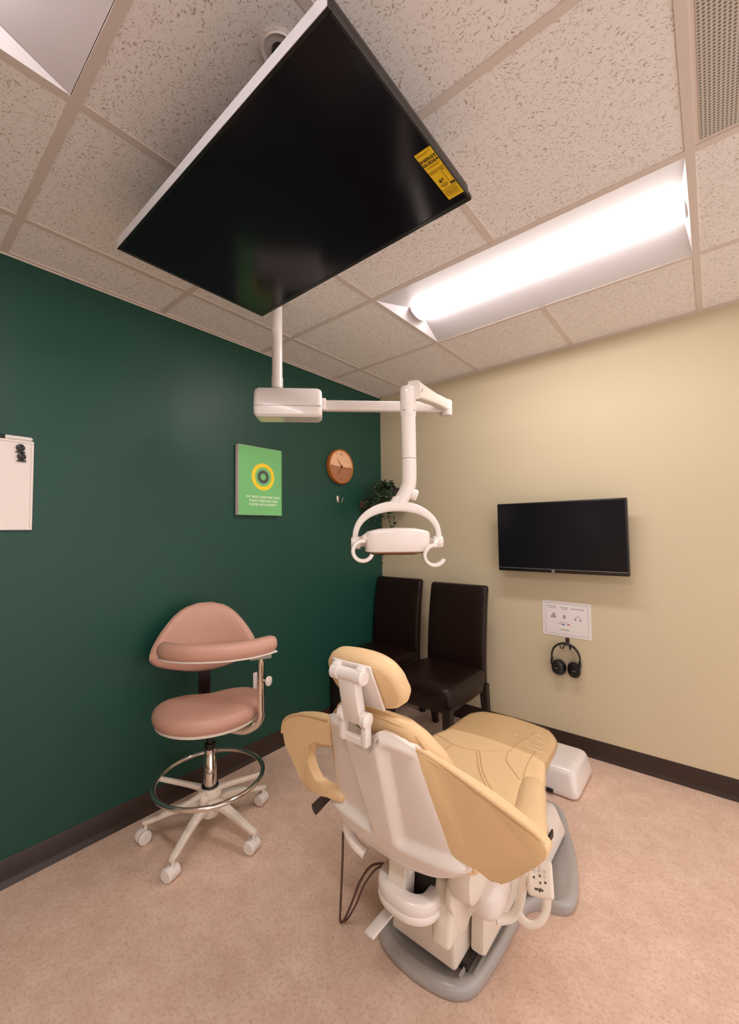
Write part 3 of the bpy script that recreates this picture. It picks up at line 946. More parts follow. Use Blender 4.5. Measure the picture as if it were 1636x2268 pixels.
# local z runs up the pad, local +y faces the patient
bm = new()
rings = []
for y, k in ((0.012, 0.86), (0.018, 0.95), (0.036, 1.0), (0.056, 0.96), (0.072, 0.80), (0.080, 0.5)):
    ring = []
    n_ = 40
    for i in range(n_):
        a = 2 * math.pi * i / n_
        c_, s_ = math.cos(a), math.sin(a)
        x = math.copysign(abs(c_) ** (2 / 2.5), c_) * 0.128
        z = math.copysign(abs(s_) ** (2 / 2.5), s_) * (0.082)
        x *= 1 - 0.10 * (z / 0.08) * (1 if z > 0 else 1.4) * (1 if z < 0 else 0.2)
        ring.append(HR @ Vector((x * k, y + 0.5 * (x * k) ** 2, z * k - 0.006)))
    rings.append(ring)
loft(bm, rings); hp = obj('headrest_pad', bm, 'tan', ch)
bm = new(); add_box(bm, (-0.066, 0.004, -0.075), (0.066, 0.012, 0.066), 0.0035, 2, mtx=HR); hb = obj('headrest_plate', bm, 'white', ch)
# knuckles and link bar
K1 = HR @ Vector((0, -0.012, 0.044))
K2 = Vector((XC - 0.004, -1.888, 0.838))
bm = new()
lathe(bm, [(0, -0.056), (0.016, -0.056), (0.0195, -0.052), (0.0195, -0.029), (0.017, -0.0285), (0.017, 0.0285), (0.0195, 0.029), (0.0195, 0.052), (0.016, 0.056), (0, 0.056)], K1, (1, 0, 0), 24)
for sg in (-1, 1):
    add_box(bm, (sg * 0.041 - 0.013, -0.012, 0.030), (sg * 0.041 + 0.013, 0.008, 0.066), 0.004, 2, mtx=HR)
obj('upper_knuckle', bm, 'white', ch)
bm = new()
d_ = (K2 - K1); L_ = d_.length
bz_ = d_.normalized(); bx_ = Vector((1, 0, 0)); by_ = bz_.cross(bx_).normalized()
mK = Matrix((bx_, by_, bz_)).transposed().to_4x4(); mK.translation = K1
add_box(bm, (-0.030, -0.015, 0.0), (0.030, 0.015, L_ + 0.012), 0.006, 2, mtx=mK)
obj('link_bar', bm, 'white', ch)
bm = new()
for sg in (-1, 1):
    lathe(bm, [(0, -0.011), (0.016, -0.011), (0.020, -0.008), (0.020, 0.008), (0.016, 0.011), (0, 0.011)], K2 + Vector((sg * 0.039, 0, 0)), (1, 0, 0), 20)
    add_box(bm, (K2.x + sg * 0.039 - 0.009, K2.y - 0.012, 0.772), (K2.x + sg * 0.039 + 0.009, K2.y + 0.012, K2.z), 0.004, 2)
add_box(bm, (K2.x - 0.040, K2.y - 0.008, 0.772), (K2.x + 0.040, K2.y + 0.010, 0.790), 0.002, 1)
obj('lower_knuckle', bm, 'white', ch)
bm = new(); lathe(bm, [(0, 0), (0.0055, 0), (0.0055, 0.006), (0, 0.008)], (XC + 0.060, -1.872, 0.787), (0, -1, 0.5), 12); obj('screw', bm, 'chrome', ch)

# --- parts on the right flank
bm = new()
rings = []
for s, k in ((0, 0.7), (0.006, 0.92), (0.02, 1.0), (0.05, 1.0), (0.068, 0.92), (0.075, 0.6)):
    rings.append([(1.515 + s, a, b_) for a, b_ in superellipse(-1.600, 0.365, 0.085 * k, 0.058 * k, 3, 28)])
loft(bm, rings); obj('hip_cover', bm, 'offwhite', ch)
bm = new()
rings = []
for s, k in ((0, 0.75), (0.01, 0.95), (0.03, 1.0), (0.05, 0.95), (0.066, 0.75), (0.074, 0.4)):
    rings.append([(1.555 + s, a, b_) for a, b_ in superellipse(-1.545, 0.290, 0.080 * k, 0.052 * k, 2.6, 28)])
loft(bm, rings); obj('glossy_side_cover', bm, 'white', ch)
bm = new(); prism(bm, [(-1.64, 0.205), (-1.60, 0.185), (-1.575, 0.20), (-1.57, 0.34), (-1.67, 0.36), (-1.69, 0.31)], lambda a, b_, d: (1.512 + d, a, b_), 0.020, 0.005); obj('linkage_cover', bm, 'offwhite', ch)
bm = new()
pth = smooth_path([(1.660, -1.50, 0.450), (1.668, -1.51, 0.38), (1.664, -1.525, 0.30), (1.646, -1.545, 0.250), (1.612, -1.58, 0.245)], 5)
tube(bm, pth, 0.012, 12, flat=0.5); obj('handset_strap', bm, 'offwhite', ch)
bm = new()
pth = smooth_path([(1.655, -1.54, 0.262), (1.672, -1.53, 0.238), (1.692, -1.515, 0.232), (1.710, -1.50, 0.245), (1.720, -1.488, 0.275), (1.720, -1.486, 0.315)], 5)
tube(bm, pth, 0.013, 12, flat=0.45); obj('handset_bracket', bm, 'offwhite', ch)
# handset
Pc = Vector((1.708, -1.500, 0.357))
hr_ = Vector((1.728, -1.488, 0.302)) - Vector((1.675, -1.533, 0.328)); hr_ = (hr_ * 0.6 + (Vector((1.743, -1.48, 0.382)) - Vector((1.695, -1.521, 0.409))) * 0.6).normalized()
hu_ = (Vector((1.695, -1.521, 0.409)) - Vector((1.675, -1.533, 0.328))).normalized()
hn_ = (CAMP - Pc).normalized()
hn_ = (hn_ + Vector((0, 0, 0.35))).normalized()
hr_ = (hr_ - hn_ * hr_.dot(hn_)).normalized(); hu_ = hn_.cross(hr_).normalized()
mH = Matrix((hr_, hu_, hn_)).transposed().to_4x4(); mH.translation = Pc
bm = new(); add_box(bm, (-0.034, -0.044, -0.014), (0.034, 0.044, 0.008), 0.010, 4, mtx=mH); hs = obj('handset', bm, 'offwhite', ch, label='white keypad handset with arrow buttons')
bm = new()
for cx_, cy_ in ((-0.014, 0.020), (0.000, 0.020), (-0.016, 0.010), (-0.002, 0.010), (0.012, 0.012), (0.011, 0.001)):
    for k in range(20):
        pass
    rg = [(cx_ + 0.0052 * math.cos(a), cy_ + 0.0052 * math.sin(a)) for a in [2 * math.pi * k / 20 for k in range(20)]]
    rg2 = [(cx_ + 0.0046 * math.cos(a), cy_ + 0.0046 * math.sin(a)) for a in [2 * math.pi * k / 20 for k in range(20)]]
    va = [bm.verts.new(mH @ Vector((a, b_, 0.0084))) for a, b_ in rg]; vb = [bm.verts.new(mH @ Vector((a, b_, 0.0084))) for a, b_ in rg2]
    for i in range(20):
        j = (i + 1) % 20
        bm.faces.new((va[i], va[j], vb[j], vb[i]))
obj('button_ring', bm, 'inkfaint', hs, smooth=False)
bm = new()
for cx_, cy_ in ((-0.014, 0.020), (0.000, 0.020), (-0.016, 0.010), (-0.002, 0.010), (0.012, 0.012), (0.011, 0.001)):
    add_box(bm, (cx_ - 0.0011, cy_ - 0.0009, 0.008), (cx_ + 0.0011, cy_ + 0.0009, 0.0086), mtx=mH)
for pts in (((-0.004, -0.002), (0.004, -0.002), (0.0, 0.006)), ((-0.004, -0.014), (0.004, -0.014), (0.0, -0.021)), ((-0.015, -0.002), (-0.015, -0.010), (-0.023, -0.006)), ((0.012, -0.009), (0.012, -0.017), (0.020, -0.013))):
    bm.faces.new([bm.verts.new(mH @ Vector((a * 0.9 + 0.0, b_ * 0.9, 0.0086))) for a, b_ in pts])
text_into(bm, 'engle', 0.0105, mH @ Vector((-0.004, -0.029, 0.0088)), hr_, hu_, bold=0.0003)
obj('button_marks', bm, 'ink', hs, smooth=False)
# black pedal paddle on the far side
bm = new()
prism(bm, [(1.007, 0.380), (1.012, 0.364), (1.027, 0.352), (1.089, 0.422), (1.17, 0.49), (1.17, 0.53), (1.081, 0.455)], lambda a, b_, d: (a, -1.712 + d, b_), 0.012, 0.002); obj('black_paddle', bm, 'black', ch)
# small round foot bumper under the far side of the shell
bm = new(); tube(bm, smooth_path([(1.16, -1.70, 0.405), (1.175, -1.71, 0.372), (1.21, -1.715, 0.345), (1.25, -1.71, 0.328)]), [0.010] + [0.016] * 17 + [0.016], 14); obj('shell_bumper', bm, 'white', ch)
# cable loop
bm = new()
pth = smooth_path([(1.165, -1.72, 0.362), (1.150, -1.708, 0.26), (1.125, -1.690, 0.13), (1.105, -1.675, 0.04), (1.094, -1.662, 0.006), (1.110, -1.660, 0.020), (1.150, -1.665, 0.10), (1.190, -1.668, 0.19), (1.240, -1.665, 0.262), (1.300, -1.650, 0.285)], 8)
tube(bm, pth, 0.0038, 8); obj('cable', bm, 'cord', ch, label='thin brown cable looping to the floor'); bm = new()
pth = smooth_path([(1.094, -1.662, 0.005), (1.115, -1.655, 0.018), (1.158, -1.655, 0.09), (1.20, -1.655, 0.18), (1.250, -1.650, 0.25), (1.305, -1.64, 0.275)], 8)
tube(bm, pth, 0.0030, 8)
obj('cable', bm, 'cord', ch, label='thin brown cable looping to the floor')

# ================================================================== FLOOR UTILITY BOX
t = thing('floor_junction_box', 'glossy white box on the floor beyond the foot end of the dental chair', 'utility box', (1.43, -0.35, 0))
bm = new(); frustum(bm, (1.285, -0.512), (1.572, -0.175), (1.315, -0.475), (1.545, -0.205), 0.0, 0.135, 0.035, 6); obj('cover', bm, 'white', t)
bm = new(); add_box(bm, (1.420, -0.5125, 0.012), (1.452, -0.503, 0.030), 0.002, 1); obj('slot', bm, 'black', t)

# ================================================================== STOOL
SX, SY = 0.34, -1.71
stl = thing('assistant_stool', 'rose-brown padded stool on casters with a chrome foot ring and wrap-around arm', 'stool', (SX, SY, 0))
sax = Vector((0.452, 0.892, 0))      # long axis of the seat
sfw = Vector((0.892, -0.452, 0))     # facing
so = Vector((SX, SY, 0))
def seat_outline(k, hw=0.240, hd=0.185):
    out = []
    for i in range(48):
        a = 2 * math.pi * i / 48
        c_, s_ = math.cos(a), math.sin(a)
        x = math.copysign(abs(c_) ** 0.9, c_) * hw
        y = math.copysign(abs(s_) ** 0.9, s_) * hd
        if y < 0:
            y *= 1 - 0.25 * math.exp(-(x / 0.11) ** 2)
        y -= 0.10 * (x / hw) ** 2 * 0.5
        out.append((x * k, y * k + 0.012))
    return out
bm = new()
rings = []
for z, k in ((0.497, 0.80), (0.500, 0.93), (0.512, 0.985), (0.530, 1.0), (0.548, 0.975), (0.562, 0.90), (0.571, 0.76), (0.575, 0.5), (0.574, 0.2)):
    rings.append([so + sax * a + sfw * b_ + Vector((0, 0, z)) for a, b_ in seat_outline(k)])
loft(bm, rings); obj('seat', bm, 'stool', stl)
bm = new()
rings = []
for z, k in ((0.486, 0.90), (0.490, 0.95), (0.500, 0.955), (0.503, 0.90)):
    rings.append([so + sax * a + sfw * b_ + Vector((0, 0, z)) for a, b_ in seat_outline(k)])
loft(bm, rings); obj('seat_pan', bm, 'offwhite', stl)
# backrest
bo = so - sfw * 0.205 - sax * 0.018
BKT = ((0.0, 0.03), (0.02, 0.065), (0.06, 0.115), (0.13, 0.172), (0.20, 0.215), (0.28, 0.236), (0.36, 0.238), (0.48, 0.226), (0.60, 0.204), (0.72, 0.176), (0.82, 0.148), (0.90, 0.118), (0.95, 0.088), (0.985, 0.052), (1.0, 0.02))
def back_pt(u, v, off):
    # u -1..1 across, v 0..1 up ; outline half width
    z = 0.640 + 0.338 * v
    hw = interp(BKT, v)
    x = u * hw
    bulge = (1 - (2 * v - 1) ** 4) * (1 - u ** 4)
    y = 0.06 * (x / 0.24) ** 2 * 1.2 - 0.05 * abs(v - 0.45)
    return bo + sax * x + sfw * (y + off * (0.15 + 0.85 * max(0.0, bulge) ** 0.5)) + Vector((0, 0, z))
def shell_pair(bm, fn, o1, o2, nu=24, nv=24):
    A = [[bm.verts.new(fn(-1 + 2 * i / nu, 0.004 + 0.992 * j / nv, o1)) for i in range(nu + 1)] for j in range(nv + 1)]
    B = [[bm.verts.new(fn(-1 + 2 * i / nu, 0.004 + 0.992 * j / nv, o2)) for i in range(nu + 1)] for j in range(nv + 1)]
    for j in range(nv):
        for i in range(nu):
            bm.faces.new((A[j][i], A[j][i + 1], A[j + 1][i + 1], A[j + 1][i]))
            bm.faces.new((B[j][i], B[j + 1][i], B[j + 1][i + 1], B[j][i + 1]))
    for j in range(nv):
        bm.faces.new((A[j][0], A[j + 1][0], B[j + 1][0], B[j][0])); bm.faces.new((A[j][nu], B[j][nu], B[j + 1][nu], A[j + 1][nu]))
    for i in range(nu):
        bm.faces.new((A[0][i], B[0][i], B[0][i + 1], A[0][i + 1])); bm.faces.new((A[nv][i], A[nv][i + 1], B[nv][i + 1], B[nv][i]))
bm = new(); shell_pair(bm, back_pt, 0.030, -0.014); obj('backrest', bm, 'stool', stl, angle=80)
bm = new(); shell_pair(bm, lambda u, v, o_: back_pt(u * 1.012, 0.004 + v * 0.992, o_), -0.012, -0.022); obj('backrest_shell', bm, 'offwhite', stl, angle=80)
bm = new(); add_box(bm, (-0.030, -0.006, 0.485), (0.030, 0.006, 0.70), 0.004, 2, mtx=Matrix((sax, sfw, Vector((0, 0, 1)))).transposed().to_4x4().copy()) if False else None
mP = Matrix((sax, sfw, Vector((0, 0, 1)))).transposed().to_4x4(); mP.translation = bo - sfw * 0.03
add_box(bm, (-0.028, -0.006, 0.487), (0.028, 0.006, 0.72), 0.004, 2, mtx=mP)
add_box(bm, (-0.028, -0.006, 0.482), (0.028, 0.16, 0.490), 0.003, 1, mtx=mP)
obj('back_post', bm, 'leather', stl, label='brown flat upright behind the seat')
# torso arm
arm = [(0.245, -1.882, 0.822), (0.33, -1.886, 0.826), (0.435, -1.845, 0.829), (0.530, -1.755, 0.830), (0.585, -1.655, 0.833), (0.600, -1.545, 0.838)]
pth = smooth_path(arm, 6)
bm = new()
rings = []
nP = len(pth)
for i, p in enumerate(pth):
    tg = (pth[min(i + 1, nP - 1)] - pth[max(i - 1, 0)]).normalized()
    side = Vector((0, 0, 1)).cross(tg).normalized()
    s = i / (nP - 1)
    e = min(1.0, min(s, 1 - s) / 0.09)
    k = math.sqrt(max(0.02, 1 - (1 - e) ** 2))
    rings.append([p + side * (y * k) + Vector((0, 0, z * k)) for y, z in superellipse(0, 0, 0.034, 0.036, 2.2, 20)])
loft(bm, rings); obj('torso_bar', bm, 'stool', stl)
bm = new()
rings = []
for i, p in enumerate(pth[1:-1]):
    tg = (pth[min(i + 2, nP - 1)] - pth[i]).normalized()
    side = Vector((0, 0, 1)).cross(tg).normalized()
    rings.append([p + side * y + Vector((0, 0, z - 0.034)) for y, z in superellipse(0, 0, 0.029, 0.005, 3, 16)])
loft(bm, rings); obj('torso_bar_shell', bm, 'offwhite', stl)
PX = Vector((0.548, -1.590, 0))
bm = new(); add_box(bm, (-0.05, -0.018, 0.766), (0.045, 0.018, 0.792), 0.005, 2, mtx=Matrix.Translation(PX) @ Matrix.Rotation(math.radians(62), 4, 'Z')); obj('arm_mount', bm, 'greymetal', stl)
bm = new()
tube(bm, [PX + Vector((0, 0, 0.69)), PX + Vector((0, 0, 0.768))], 0.011, 16)
tube(bm, [PX + Vector((0, 0, 0.755)), PX + Vector((0, 0, 0.640))], 0.0155, 16)
pth = smooth_path([PX + Vector((0, 0, 0.665)), PX + Vector((0, 0, 0.56)), PX + Vector((0.0, 0, 0.515)), PX + Vector((-0.016, -0.016, 0.478)), PX + Vector((-0.050, -0.045, 0.456)), PX + Vector((-0.10, -0.075, 0.457)), (0.38, -1.70, 0.475)], 6)
tube(bm, pth, 0.0165, 18)
obj('arm_post', bm, 'chrome', stl)
bm = new(); kd = RL * 0.9 - FD * 0.3
tube(bm, [PX + Vector((0, 0, 0.672)), PX + kd * 0.035 + Vector((0, 0, 0.672))], 0.005, 10); obj('knob_stem', bm, 'chrome', stl)
bm = new(); lathe(bm, [(0, 0), (0.014, 0), (0.020, 0.003), (0.0215, 0.008), (0.020, 0.013), (0, 0.016)], PX + kd * 0.034 + Vector((0, 0, 0.672)), kd, 24); obj('adjusting_knob', bm, 'white', stl)
# column
bm = new(); tube(bm, [(SX, SY, 0.37), (SX, SY, 0.49)], 0.015, 20); obj('gas_lift', bm, 'bezel', stl)
bm = new(); lathe(bm, [(0, 0.36), (0.024, 0.36), (0.026, 0.366), (0.024, 0.385), (0, 0.388)], (SX, SY, 0)); obj('column_collar', bm, 'black', stl)
bm = new(); lathe(bm, [(0, 0.192), (0.036, 0.192), (0.036, 0.204), (0, 0.206)], (SX, SY, 0)); obj('column_collar', bm, 'black', stl)
bm = new(); lathe(bm, [(0, 0.15), (0.0275, 0.15), (0.0275, 0.325), (0.0245, 0.330), (0.0245, 0.362), (0, 0.362)], (SX, SY, 0)); obj('column', bm, 'chrome', stl)
bm = new(); lathe(bm, [(0, 0.165), (0.052, 0.165), (0.052, 0.18), (0.044, 0.198), (0, 0.198)], (SX, SY, 0)); obj('ring_hub', bm, 'offwhite', stl)
RC = Vector((SX, SY, 0))
RR = 0.228
bm = new()
ringp = [RC + Vector((RR * math.cos(a), RR * math.sin(a), 0.238)) for a in [2 * math.pi * k / 72 for k in range(72)]]
rings = []
for i, p in enumerate(ringp):
    rad = (p - RC); rad.z = 0; rad.normalize()
    rings.append([p + rad * (0.010 * math.cos(b_)) + Vector((0, 0, 0.010 * math.sin(b_))) for b_ in [2 * math.pi * k / 12 for k in range(12)]])
rings.append(rings[0]); loft(bm, rings, cap=False); bmesh.ops.remove_doubles(bm, verts=bm.verts, dist=1e-5)
obj('foot_ring', bm, 'chrome', stl)
for deg in (-62, 45, 220):
    a = math.radians(deg)
    dv = Vector((math.cos(a), math.sin(a), 0)); pv = Vector((-dv.y, dv.x, 0))
    bm = new()
    rings = []
    for s, hw, z in ((0.030, 0.016, 0.188), (0.10, 0.011, 0.205), (RR, 0.008, 0.232)):
        rings.append([RC + dv * s + pv * y + Vector((0, 0, z + q)) for y, q in superellipse(0, 0, hw, 0.010, 4, 16)])
    loft(bm, rings); obj('ring_spoke', bm, 'offwhite', stl)
bm = new(); lathe(bm, [(0, 0), (0.012, 0), (0.022, 0.008), (0.020, 0.022), (0.010, 0.028), (0, 0.028)], RC + Vector((0.04, -0.045, 0.178)), (0.35, -0.95, 0), 20); obj('ring_knob', bm, 'offwhite', stl)
bm = new(); lathe(bm, [(0, 0.075), (0.036, 0.075), (0.044, 0.09), (0.044, 0.15), (0.034, 0.166), (0, 0.166)], (SX, SY, 0)); obj('base_hub', bm, 'offwhite', stl)
for deg in (-60, 11, 83, 155, 232):
    a = math.radians(deg)
    dv = Vector((math.cos(a), math.sin(a), 0)); pv = Vector((-dv.y, dv.x, 0))
    bm = new()
    rings = []
    for s, hw, z, hh in ((0.020, 0.026, 0.128, 0.020), (0.08, 0.020, 0.130, 0.016), (0.16, 0.016, 0.112, 0.013), (0.235, 0.014, 0.088, 0.010), (0.262, 0.013, 0.082, 0.009), (0.274, 0.008, 0.081, 0.007)):
        rings.append([so + dv * s + pv * y + Vector((0, 0, z + q)) for y, q in superellipse(0, 0, hw, hh, 4, 20)])
    loft(bm, rings)
    lg = obj('base_leg', bm, 'offwhite', stl)
    cp = so + dv * 0.262
    bm = new(); tube(bm, [cp + Vector((0, 0, 0.052)), cp + Vector((0, 0, 0.080))], 0.007, 12)
    sw = a + (1.2, -0.9, 0.6, 2.0, -0.5)[[-60, 11, 83, 155, 232].index(deg)]
    wd = Vector((math.cos(sw), math.sin(sw), 0)) if deg not in (-60, 11, 83) else (-FD * 0.9 - RL * 0.35).normalized()
    if deg == 232:
        wd = (RL * 0.8 - FD * 0.6).normalized()
    wo = cp + Vector((wd.y, -wd.x, 0)) * 0.010 + Vector((0, 0, 0.0275))
    lathe(bm, [(0, -0.027), (0.022, -0.027), (0.0275, -0.022), (0.0275, -0.004), (0.024, -0.003), (0.024, 0.003), (0.0275, 0.004), (0.0275, 0.022), (0.022, 0.027), (0, 0.027)], wo, wd, 28)
    cs = obj('caster', bm, 'white', lg)

# ================================================================== DINING CHAIRS
def parson_chair(label):
    # local build: back plane y=0, seat towards -y, centred on x=0
    t = bpy.data.objects.new('dining_chair', None)
    COL.objects.link(t)
    WM[t.name] = Matrix.Identity(4)
    t['label'] = label
    t['category'] = 'chair'
    t['group'] = 'dark brown leather chairs in the corner'
    hw = 0.205
    bm = new()
    rings = []
    for z, y, th in ((0.36, -0.065, 0.030), (0.40, -0.068, 0.032), (0.50, -0.068, 0.034), (0.65, -0.055, 0.034), (0.80, -0.035, 0.032), (0.91, -0.014, 0.030), (0.945, -0.007, 0.028), (0.957, -0.005, 0.020), (0.963, -0.004, 0.008)):
        k = 1.0 if z < 0.95 else (0.985 if z < 0.96 else 0.95)
        rings.append([(a, b_, z) for a, b_ in superellipse(0, y, hw * k, th, 7, 40)])
    loft(bm, rings); obj('backrest', bm, 'leather', t, angle=60)
    bm = new()
    rings = []
    for z, k in ((0.335, 0.965), (0.345, 0.98), (0.40, 1.0), (0.435, 0.995), (0.452, 0.97), (0.462, 0.90), (0.468, 0.70), (0.470, 0.3)):
        rings.append([(a, b_, z) for a, b_ in superellipse(0, -0.325, (hw + 0.018) * k, 0.245 * k, 9, 48)])
    loft(bm, rings); obj('seat', bm, 'leather', t, angle=60)
    for sx in (-1, 1):
        for front in (True, False):
            bm = new()
            x = sx * (hw - 0.010)
            y = -0.535 if front else -0.075
            yb = y if front else -0.015
            rings = []
            for z, yy, w_ in ((0.0, yb, 0.017), (0.2, (y + yb) / 2 - (0.01 if not front else 0), 0.021), (0.36, y, 0.024)):
                rings.append([(x + a * w_, yy + b_ * w_, z) for a, b_ in ((-1, -1), (1, -1), (1, 1), (-1, 1))])
            loft(bm, rings); obj('leg', bm, 'darkwood', t, smooth=False)
    return t
pc = parson_chair('dark brown leather chair under the wall screen side, standing clear of the green wall')
pc['label'] = 'right-hand dark brown leather chair, the one nearer the wall-mounted screen'
pc.location = (0.775, -0.15, 0)
def copy_tree(o, parent=None):
    c = o.copy()
    COL.objects.link(c)
    if parent is not None:
        c.parent = parent
    for k in o.children:
        copy_tree(k, c)
    return c
c2 = copy_tree(pc)
c2.location = (0.225, -0.065, 0)
c2['label'] = 'left-hand dark brown leather chair, tight in the corner against the green wall'

# ================================================================== WALL SCREEN
mx0, mx1, mz0, mz1 = 1.037, 1.763, 1.062, 1.490
myf = -0.112
t = thing('wall_monitor', 'black wall-mounted monitor on the beige wall above the paper notice', 'monitor', ((mx0 + mx1) / 2, 0, (mz0 + mz1) / 2))
bm = new(); add_box(bm, (mx0, myf + 0.004, mz0), (mx1, myf + 0.035, mz1), 0.006, 2); obj('casing', bm, 'bezel', t)
bm = new(); add_box(bm, (mx0 + 0.010, myf, mz0 + 0.024), (mx1 - 0.010, myf + 0.006, mz1 - 0.010)); obj('screen', bm, 'blackgloss', t, smooth=False)
bm = new(); add_box(bm, (mx0 + 0.006, myf - 0.001, mz0 + 0.021), (mx1 - 0.006, myf + 0.006, mz0 + 0.0225)); obj('silver_line', bm, 'silver', t, smooth=False)
bm = new(); lathe(bm, [(0, 0), (0.0085, 0), (0.0085, 0.0015), (0, 0.0015)], ((mx0 + mx1) / 2 - 0.028, myf + 0.0045, mz0 + 0.0105), (0, -1, 0), 24); lg = obj('logo_badge', bm, 'silver', t)
bm = new(); text_into(bm, 'hp', 0.012, ((mx0 + mx1) / 2 - 0.028, myf + 0.0026, mz0 + 0.0112), (1, 0, 0), (0, 0, 1)); obj('logo_lettering', bm, 'ink', lg, smooth=False)
bm = new(); add_box(bm, (mx0 + 0.22, myf + 0.03, mz0 + 0.10), (mx1 - 0.22, -0.03, mz1 - 0.10), 0.01); add_box(bm, (mx0 + 0.26, -0.035, mz0 + 0.12), (mx1 - 0.26, 0, mz1 - 0.12)); obj('wall_bracket', bm, 'black', t)

# ================================================================== PAPER NOTICE
t = thing('paper_notice', 'white printed sheet taped to the beige wall above the headphones', 'notice', (1.408, 0, 0.775))
pw, ph = 0.275, 0.210
mN = Matrix.Translation((1.408, -0.0015, 0.775)) @ Matrix.Rotation(math.radians(0.6), 4, 'Y')
def P3(a, b_, d=0.0): return mN @ Vector((a, -d, b_))
bm = new(); add_box(bm, (-pw / 2, -0.0008, -ph / 2), (pw / 2, 0.0008, ph / 2), mtx=mN); pp = obj('sheet', bm, 'paper', t, smooth=False)
def pbar(bm, x0, z0, x1, z1):
    bm.faces.new([bm.verts.new(P3(a, b_, 0.0012)) for a, b_ in ((x0, z0), (x1, z0), (x1, z1), (x0, z1))])
bm = new()
bx0, bx1, bz0, bz1 = -0.121, 0.121, -0.092, 0.092
for a in ((bx0, bz0, bx1, bz0 + .0012), (bx0, bz1 - .0012, bx1, bz1), (bx0, bz0 + .0012, bx0 + .0012, bz1 - .0012), (bx1 - .0012, bz0 + .0012, bx1, bz1 - .0012)): pbar(bm, *a)
obj('border', bm, 'inkgrey', pp, smooth=False)
bm = new()
bm.free()
for grp in (((-.113, .072, -.055, .0745), (-.10, .062, -.058, .0645)), ((-.034, .068, .012, .0705), (-.026, .058, .006, .0605)), ((.028, .065, .10, .068),), ((-.035, -.066, .016, -.063),), ((-.036, -.018, -.012, -.016),), ((-.045, -.030, -.028, -.027),)):
    bm = new()
    for a in grp: pbar(bm, *a)
    obj('printed_text', bm, 'inkgrey', pp, smooth=False)
bm = new()
for a in ((-.090, .002, -.058, .016), (-.080, .016, -.062, .032)): pbar(bm, *a)
obj('printed_picture', bm, 'inkfaint', pp, smooth=False)
bm = new(); pbar(bm, -.018, .002, -.002, .024)
obj('printed_picture', bm, 'inkfaint', pp, smooth=False)
bm = new(); pbar(bm, -.026, -.036, -.008, -.028); obj('blue_mark', bm, 'inkblue', pp, smooth=False)
bm = new(); pbar(bm, .005, -.034, .020, -.028); pbar(bm, -.006, -.020, .010, -.018); obj('red_mark', bm, 'inkred', pp, smooth=False)
bm = new()
pth = [P3(0.066 + 0.014 * math.cos(a), 0.008 + 0.016 * math.sin(a), 0.0014) for a in [math.pi * k / 12 for k in range(13)]]
tube(bm, pth, 0.0008, 6)
pbar(bm, .049, .000, .056, .010); pbar(bm, .076, -.002, .083, .009)
obj('headphone_drawing', bm, 'inkgrey', pp, smooth=False)

# ================================================================== WALL HOOK + HEADPHONES
t = thing('wall_hook', 'dark bronze double hook under the paper notice holding the headphones', 'hook', (1.412, 0, 0.650))
bm = new(); lathe(bm, [(0, 0), (0.012, 0), (0.012, 0.004), (0, 0.006)], (1.412, 0, 0.655), (0, -1, 0), 20); add_box(bm, (1.402, -0.005, 0.625), (1.422, 0, 0.660), 0.002); obj('hook_plate', bm, 'bronze', t)
for sg in (-1, 1):
    bm = new(); tube(bm, smooth_path([(1.412 + sg * .004, -0.004, 0.640), (1.412 + sg * .014, -0.020, 0.622), (1.412 + sg * .022, -0.040, 0.607), (1.412 + sg * .028, -0.052, 0.615), (1.412 + sg * .030, -0.054, 0.628)], 5), 0.0035, 10)
    obj('hook_prong', bm, 'bronze', t)
t = thing('headphones', 'black over-ear headphones hanging from the hook on the beige wall', 'headphones', (1.409, -0.03, 0.54))
HCx, HCy = 1.406, -0.034
bm = new()
pth = []
for k in range(25):
    a = math.radians(-12 + 204 * k / 24)
    pth.append(Vector((HCx + 0.079 * math.cos(a), HCy, 0.556 + 0.082 * math.sin(a))))
rings = []
for i, p in enumerate(pth):
    rad = (p - Vector((HCx, HCy, 0.556))).normalized()
    k = 0.75 + 0.45 * math.sin(math.pi * i / 24)
    rings.append([p + rad * (0.0055 * math.cos(b_) * k) + Vector((0, 1, 0)) * (0.013 * math.sin(b_) * k) for b_ in [2 * math.pi * q / 14 for q in range(14)]])
loft(bm, rings); obj('headband', bm, 'black', t)
for sg in (-1, 1):
    bm = new()
    c_ = Vector((HCx + sg * 0.044, HCy, 0.488))
    ax = Vector((sg * 0.25, -1, 0.05)).normalized()
    ex, ey = frame_of(ax)
    rings = []
    for h, k in ((-0.024, 0.82), (-0.018, 1.0), (-0.004, 1.0), (0.0, 0.93), (0.010, 0.90), (0.018, 0.74), (0.020, 0.3)):
        rings.append([c_ + ax * h + Vector((1, 0, 0)) * (a * 1.0) * k + Vector((0, 0, 1)) * b_ * k for a, b_ in superellipse(0, 0, 0.037, 0.046, 2.2, 28)])
    loft(bm, rings); cup = obj('ear_cup', bm, 'black', t)
    bm = new(); tube(bm, smooth_path([(HCx + sg * 0.077, HCy, 0.545), (HCx + sg * 0.078, HCy - 0.004, 0.518), (HCx + sg * 0.070, HCy - 0.008, 0.498)]), [0.008] * 6 + [0.009] * 6 + [0.008], 10); obj('slider', bm, 'bezel', t)
    bm = new(); cc_ = c_ + ax * 0.0205; add_box(bm, (cc_.x - 0.008, cc_.y - 0.0012, cc_.z - 0.003), (cc_.x + 0.008, cc_.y + 0.002, cc_.z + 0.001)); obj('cup_mark', bm, 'inkgrey', cup, smooth=False)

